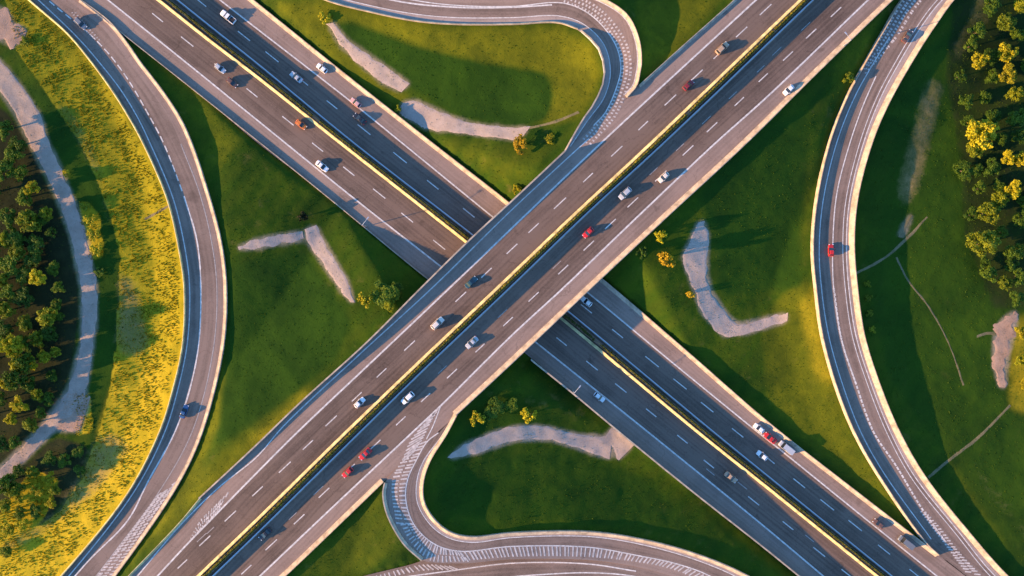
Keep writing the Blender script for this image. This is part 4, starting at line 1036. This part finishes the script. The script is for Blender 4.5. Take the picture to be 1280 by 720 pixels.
# (key, px, py, radius px, height m)
west = [('g0',5,212,15,5.5),('y0',40,236,10,6.2),('o0',35,277,15,6.4),('o1',58,266,10,4.8),('g1',45,308,14,4.2),('y1',48,347,11,6.2),('g2',12,330,16,5),('o0',6,388,13,5.6),('o1',57,396,14,5.4),('g1',60,415,12,4.5),
        ('o0',46,424,11,5),('o1',55,447,9,5.4),('y0',39,454,9,5.6),('o1',20,456,11,5.0),('y1',8,479,10,6.0),('g0',6,430,13,4.6),('y0',25,506,11,5.6),('o0',46,494,9,4.6),('y1',15,524,9,5.2),('o1',38,530,11,4.6),('g1',50,516,8,4),('g2',30,370,14,4.2),
        ('g0',8,270,13,4.2),('g1',22,180,12,4.5),('g2',4,160,12,5),('o1',30,405,12,4.6),('g0',70,380,8,3.2),('g2',20,300,12,4.5),('g1',66,335,9,3.0),('o0',4,300,10,5.2),('g1',25,215,10,4),('g0',0,500,11,4.5),('o0',0,350,10,5.4),('g1',-14,240,14,5),('g2',-16,310,14,5),('g0',-15,380,14,5),('o1',-14,450,14,5),('g1',-16,520,12,5),
        ('g1',0,555,11,3.5),('g0',18,552,9,3.2)]
west += [('o0',14,432,16,12.0),('g1',18,472,14,11.0),('g2',30,452,12,9.5),('o1',70,440,8,3.6),('g0',64,470,9,3.0),('g1',72,395,8,3.0),('g2',72,360,9,3.2),('g0',64,290,8,3.2),('g1',30,246,12,4),('g2',15,195,12,4.6),('g0',14,296,14,4.6),('g1',40,325,12,4),('g2',26,430,13,4.4),('g0',34,480,12,4),('g1',30,345,12,4.2),
         ('g2',48,280,10,3.6),('g0',60,500,10,3),('g1',4,410,12,4.6),('g2',10,365,12,4.6),('o0',20,315,12,5.2)]
sw = [('o0',40,590,9,3.4),('g1',6,603,13,9.5),('g0',20,612,11,8.5),('y0',62,597,8,3.6),('y1',46,612,9,3.8),('o1',68,612,8,3.4),('y0',64,628,7,3.2),('o0',25,641,9,3.2),('y1',10,662,9,3.6),('o1',5,632,10,3.6),('o0',12,613,9,3),('g0',80,575,10,2.6),('g1',97,566,9,2.2),('g2',62,572,10,2.6),('g0',100,588,8,2),('y0',28,655,8,3.4),('g1',45,640,9,2.6),('o1',8,690,9,3),('y0',24,622,7,3.4),('g2',22,590,9,2.6)]
east = [('y0',1225,75,11,6.5),('y1',1259,66,13,7.5),('y0',1259,92,12,7),('o0',1269,117,10,5.8),('g0',1232,122,9,4),('o1',1257,27,14,6.2),('g1',1273,44,10,5),('y1',1227,168,21,9.0),('y0',1259,197,9,7),('y1',1277,199,10,7.2),('y0',1266,236,12,7.2),
        ('o0',1220,186,13,4.4),('g1',1205,213,13,3.6),('g2',1240,208,12,4.2),('o1',1250,249,13,5.8),('o0',1236,266,15,6.2),('o1',1230,305,21,7.5),('g0',1237,341,12,4.4),('o0',1257,354,10,4.6),('g2',1208,128,10,3.8),('g0',1243,145,11,4.5),('g1',1272,148,14,4.8),('g2',1274,172,10,5),('g0',1276,275,13,4.8),('g1',1268,315,13,4.8),
        ('g2',1275,345,12,4.6),('g0',1225,235,10,4),('g1',1240,8,12,4.8),('o1',1276,6,11,6),('g0',1222,40,12,4.2),('g2',1240,95,10,4.4),('g0',1200,95,9,3.6),('g1',1212,152,9,3.6),('g2',1270,372,10,4),('g1',1285,80,12,5.4),('g2',1290,120,12,5),('g0',1295,240,14,5),('o1',1296,300,13,6),('y0',1276,415,8,5),('o0',1277,450,8,4.4),('y1',1285,480,10,4.6),('g0',1215,268,10,3.4)]
rt = random.Random(5)
for (x0, y0, x1, y1, n_) in ((1200,0,1285,390,9),):
    k_ = 0
    while k_ < n_:
        x_, y_ = rt.uniform(x0, x1), rt.uniform(y0, y1)
        if all(math.hypot(x_-e_[1], y_-e_[2]) > 13 for e_ in east): east.append((rt.choice(['g0','g1','g2','g0','g1']), x_, y_, rt.uniform(8, 12), rt.uniform(2.6, 4.0))); k_ += 1
        elif rt.random() < .01: break
def name_by_row(lst, place, group):
    order = sorted(range(len(lst)), key=lambda i: lst[i][2])
    for rank, i in enumerate(order):
        k_, x, y, r_, h = lst[i]
        colr = {'g': 'dark green', 'o': 'olive green', 'y': 'bright yellow'}[k_[0]]
        size = 'large' if r_ >= 15 else ('small' if r_ <= 9 else 'medium')
        plant(k_, x, y, r_, h, f'{size} {colr} tree {place}, {ordw(rank)} from the top', 'tree', group)
name_by_row(west, 'in the wood left of the gravel track', 'trees in the western wood')
name_by_row(sw, 'in the thicket at the lower left corner', 'trees in the south-western thicket')
name_by_row(east, 'in the wood at the right edge', 'trees in the eastern wood')
single = [('br',653,180,13,3.4,'orange yellow bush beside the northern stone path'),('by',646,236,6,2.2,'small yellow bush close above the bridge edge'),('by',687,173,7,1.4,'small yellow shrub on the bank beside the northern loop'),
          ('by',457,374,10,3.8,'golden bush at the left end of the clump by the bridge'),('g0',480,369,18,3.4,'dark green tree in the clump left of the bridge'),('o1',487,381,8,2.8,'olive bush in the clump nearest the bridge edge'),('g1',497,362,9,2.6,'dark tree tight against the bridge north of the olive bush'),
          ('by',826,295,8,3.4,'small yellow bush above the orange one right of the bridge'),('br',834,322,13,4.4,'round orange yellow bush right of the bridge'),('bg',803,316,8,2.4,'dark green bush left of the orange yellow bush'),('br',863,367,6,1.6,'small orange bush at the edge of the eastern stone path'),
          ('by',597,523,10,3.2,'yellow bush inside the southern loop beside the bridge'),('g1',618,512,14,2.6,'dark green tree right of the yellow bush in the southern loop'),('by',660,519,10,3.4,'yellow green bush standing above the southern stone path'),('g2',640,505,10,2.4,'dark green bush between the two southern loop bushes'),
          ('bk',378,270,8,3.2,'near-black bush beside the corner of the western stone path'),('by',405,22,8,2.0,'yellow shrub at the tip of the northern basin'),('bo',497,136,5,1.4,'tiny olive shrub at the left end of the northern stone path'),
          ('bo',1061,98,8,1.8,'olive shrub on the verge left of the eastern ramp top'),('by',112,275,8,1.8,'yellow bush at the top of the row right of the gravel track'),('by',116,293,9,1.7,'yellow bush in the middle of the row right of the gravel track'),('by',120,312,9,1.8,'yellow bush at the bottom of the row right of the gravel track'),
          ('bo',106,258,7,1.6,'olive bush at the upper end of the row right of the gravel track'),('by',82,216,5,1.6,'tiny yellow bush on the right edge of the gravel track'),('bg',124,340,7,1.2,'low dark bush below the row right of the gravel track'),
          ('bo',1085,355,5,1.4,'upper olive bush beside the outer edge of the eastern ramp'),('bo',1086,372,5,1.3,'second olive bush beside the outer edge of the eastern ramp'),('bo',1087,392,5,1.3,'third olive bush beside the outer edge of the eastern ramp'),('bo',1091,412,5,1.3,'lowest olive bush beside the outer edge of the eastern ramp'),
          ('bo',30,52,7,1.6,'olive bush beside the bare earth in the upper left corner')]
for k_, x, y, r_, h, lab in single:
    plant(k_, x, y, r_, h, lab, 'tree' if k_[0] == 'g' and 'tree' in lab else 'bush', None)
for k_, (nm, pr) in protos.items():
    if k_ not in used:
        for c_ in list(pr.children): bpy.data.objects.remove(c_)
        bpy.data.objects.remove(pr)

# ------------------------------------------------------------------ tufts of tall grass (uncountable)
def tufts(name, mask_a, n, hmin, hmax, wdt, mat, seed, lab):
    r = np.random.default_rng(seed)
    ok = (mask_a > 0.35) & (~near)
    iy, ix = np.nonzero(ok); s = r.integers(0, len(iy), n)
    x = gx[ix[s]]+r.uniform(-.4, .4, n); y = gy[iy[s]]+r.uniform(-.4, .4, n); z = g[iy[s], ix[s]]-.06
    cl = np.sin(x*.5+np.sin(y*.33)*2)*np.sin(y*.4+x*.15)
    keep = cl+r.normal(0, .6, n) > -0.1; x, y, z = x[keep], y[keep], z[keep]; n = len(x)
    V = []; 
    for b in range(3):
        a_ = r.uniform(0, np.pi*2, n); w_ = wdt*r.uniform(.6, 1.3, n); h_ = r.uniform(hmin, hmax, n)
        lx, ly = r.normal(0, .35, n)*h_, r.normal(0, .35, n)*h_
        c, s_ = np.cos(a_)*w_, np.sin(a_)*w_
        V.append(np.stack([np.c_[x-c, y-s_, z], np.c_[x+c, y+s_, z], np.c_[x+c*.35+lx, y+s_*.35+ly, z+h_], np.c_[x-c*.35+lx, y-s_*.35+ly, z+h_]], 1))
    V = np.concatenate(V).reshape(-1, 3); F = np.arange(len(V)).reshape(-1, 4)
    o = link(bpy.data.objects.new(name, np_mesh(name, V, F, [mat]))); tag(o, lab, 'grass', kind='stuff')
tufts('meadow_grass', meadow, 16000, .2, .5, .16, M['straw'], 1, 'tall yellow meadow grass on the bank left of the western ramp')
rest = ((PXg > 0) & (PXg < 1290) & (PYg > -10) & (PYg < 730) & (meadow < .3)).astype(float)
tufts('lawn_grass', rest, 26000, .08, .24, .13, M['leaf_green'], 2, 'uneven green grass between the roads')

# ------------------------------------------------------------------ sun, sky, camera
SUN_EL, SHADOW_AZ = 13.0, 15.0            # shadows run to the right and slightly up
el, az = R(SUN_EL), R(SHADOW_AZ)
d = Vector((math.cos(az)*math.cos(el), math.sin(az)*math.cos(el), -math.sin(el)))      # light travel direction
sl = bpy.data.lights.new('sun', 'SUN'); sl.energy = 5.0; sl.angle = R(0.6); sl.color = (1.0, .58, .24)
so = link(bpy.data.objects.new('sun', sl)); so.rotation_euler = d.to_track_quat('-Z', 'Y').to_euler(); so.location = (-100, 0, 80)
w_ = bpy.data.worlds.new('World'); scene.world = w_; w_.use_nodes = True
nt = w_.node_tree; bg = nt.nodes['Background']; sky = nt.nodes.new('ShaderNodeTexSky')
sky.sky_type = 'NISHITA'; sky.sun_disc = False; sky.sun_elevation = el
sd = -d; sky.sun_rotation = math.atan2(sd.x, sd.y)
sky.air_density = 1.3; sky.dust_density = 0.3; sky.ozone_density = 2.5
tint = nt.nodes.new('ShaderNodeMix'); tint.data_type = 'RGBA'; tint.blend_type = 'MULTIPLY'; tint.inputs[0].default_value = 1
tint.inputs[7].default_value = (.78, 1.16, 1.66, 1)      # clear deep-blue evening air
nt.links.new(sky.outputs[0], tint.inputs[6]); nt.links.new(tint.outputs[2], bg.inputs[0]); bg.inputs[1].default_value = 0.102
cam = bpy.data.cameras.new('camera'); co_ = link(bpy.data.objects.new('camera', cam))
co_.location = (0, 0, H); co_.rotation_euler = (0, 0, 0)
cam.sensor_width = 36; cam.lens = 36*H/(1280*S); cam.clip_end = 12000; cam.clip_start = 1
scene.camera = co_
vs = scene.view_settings; vs.view_transform = 'Standard'; vs.look = 'None'; vs.gamma = 1; vs.exposure = 1.55
scene.cycles.max_bounces = 5
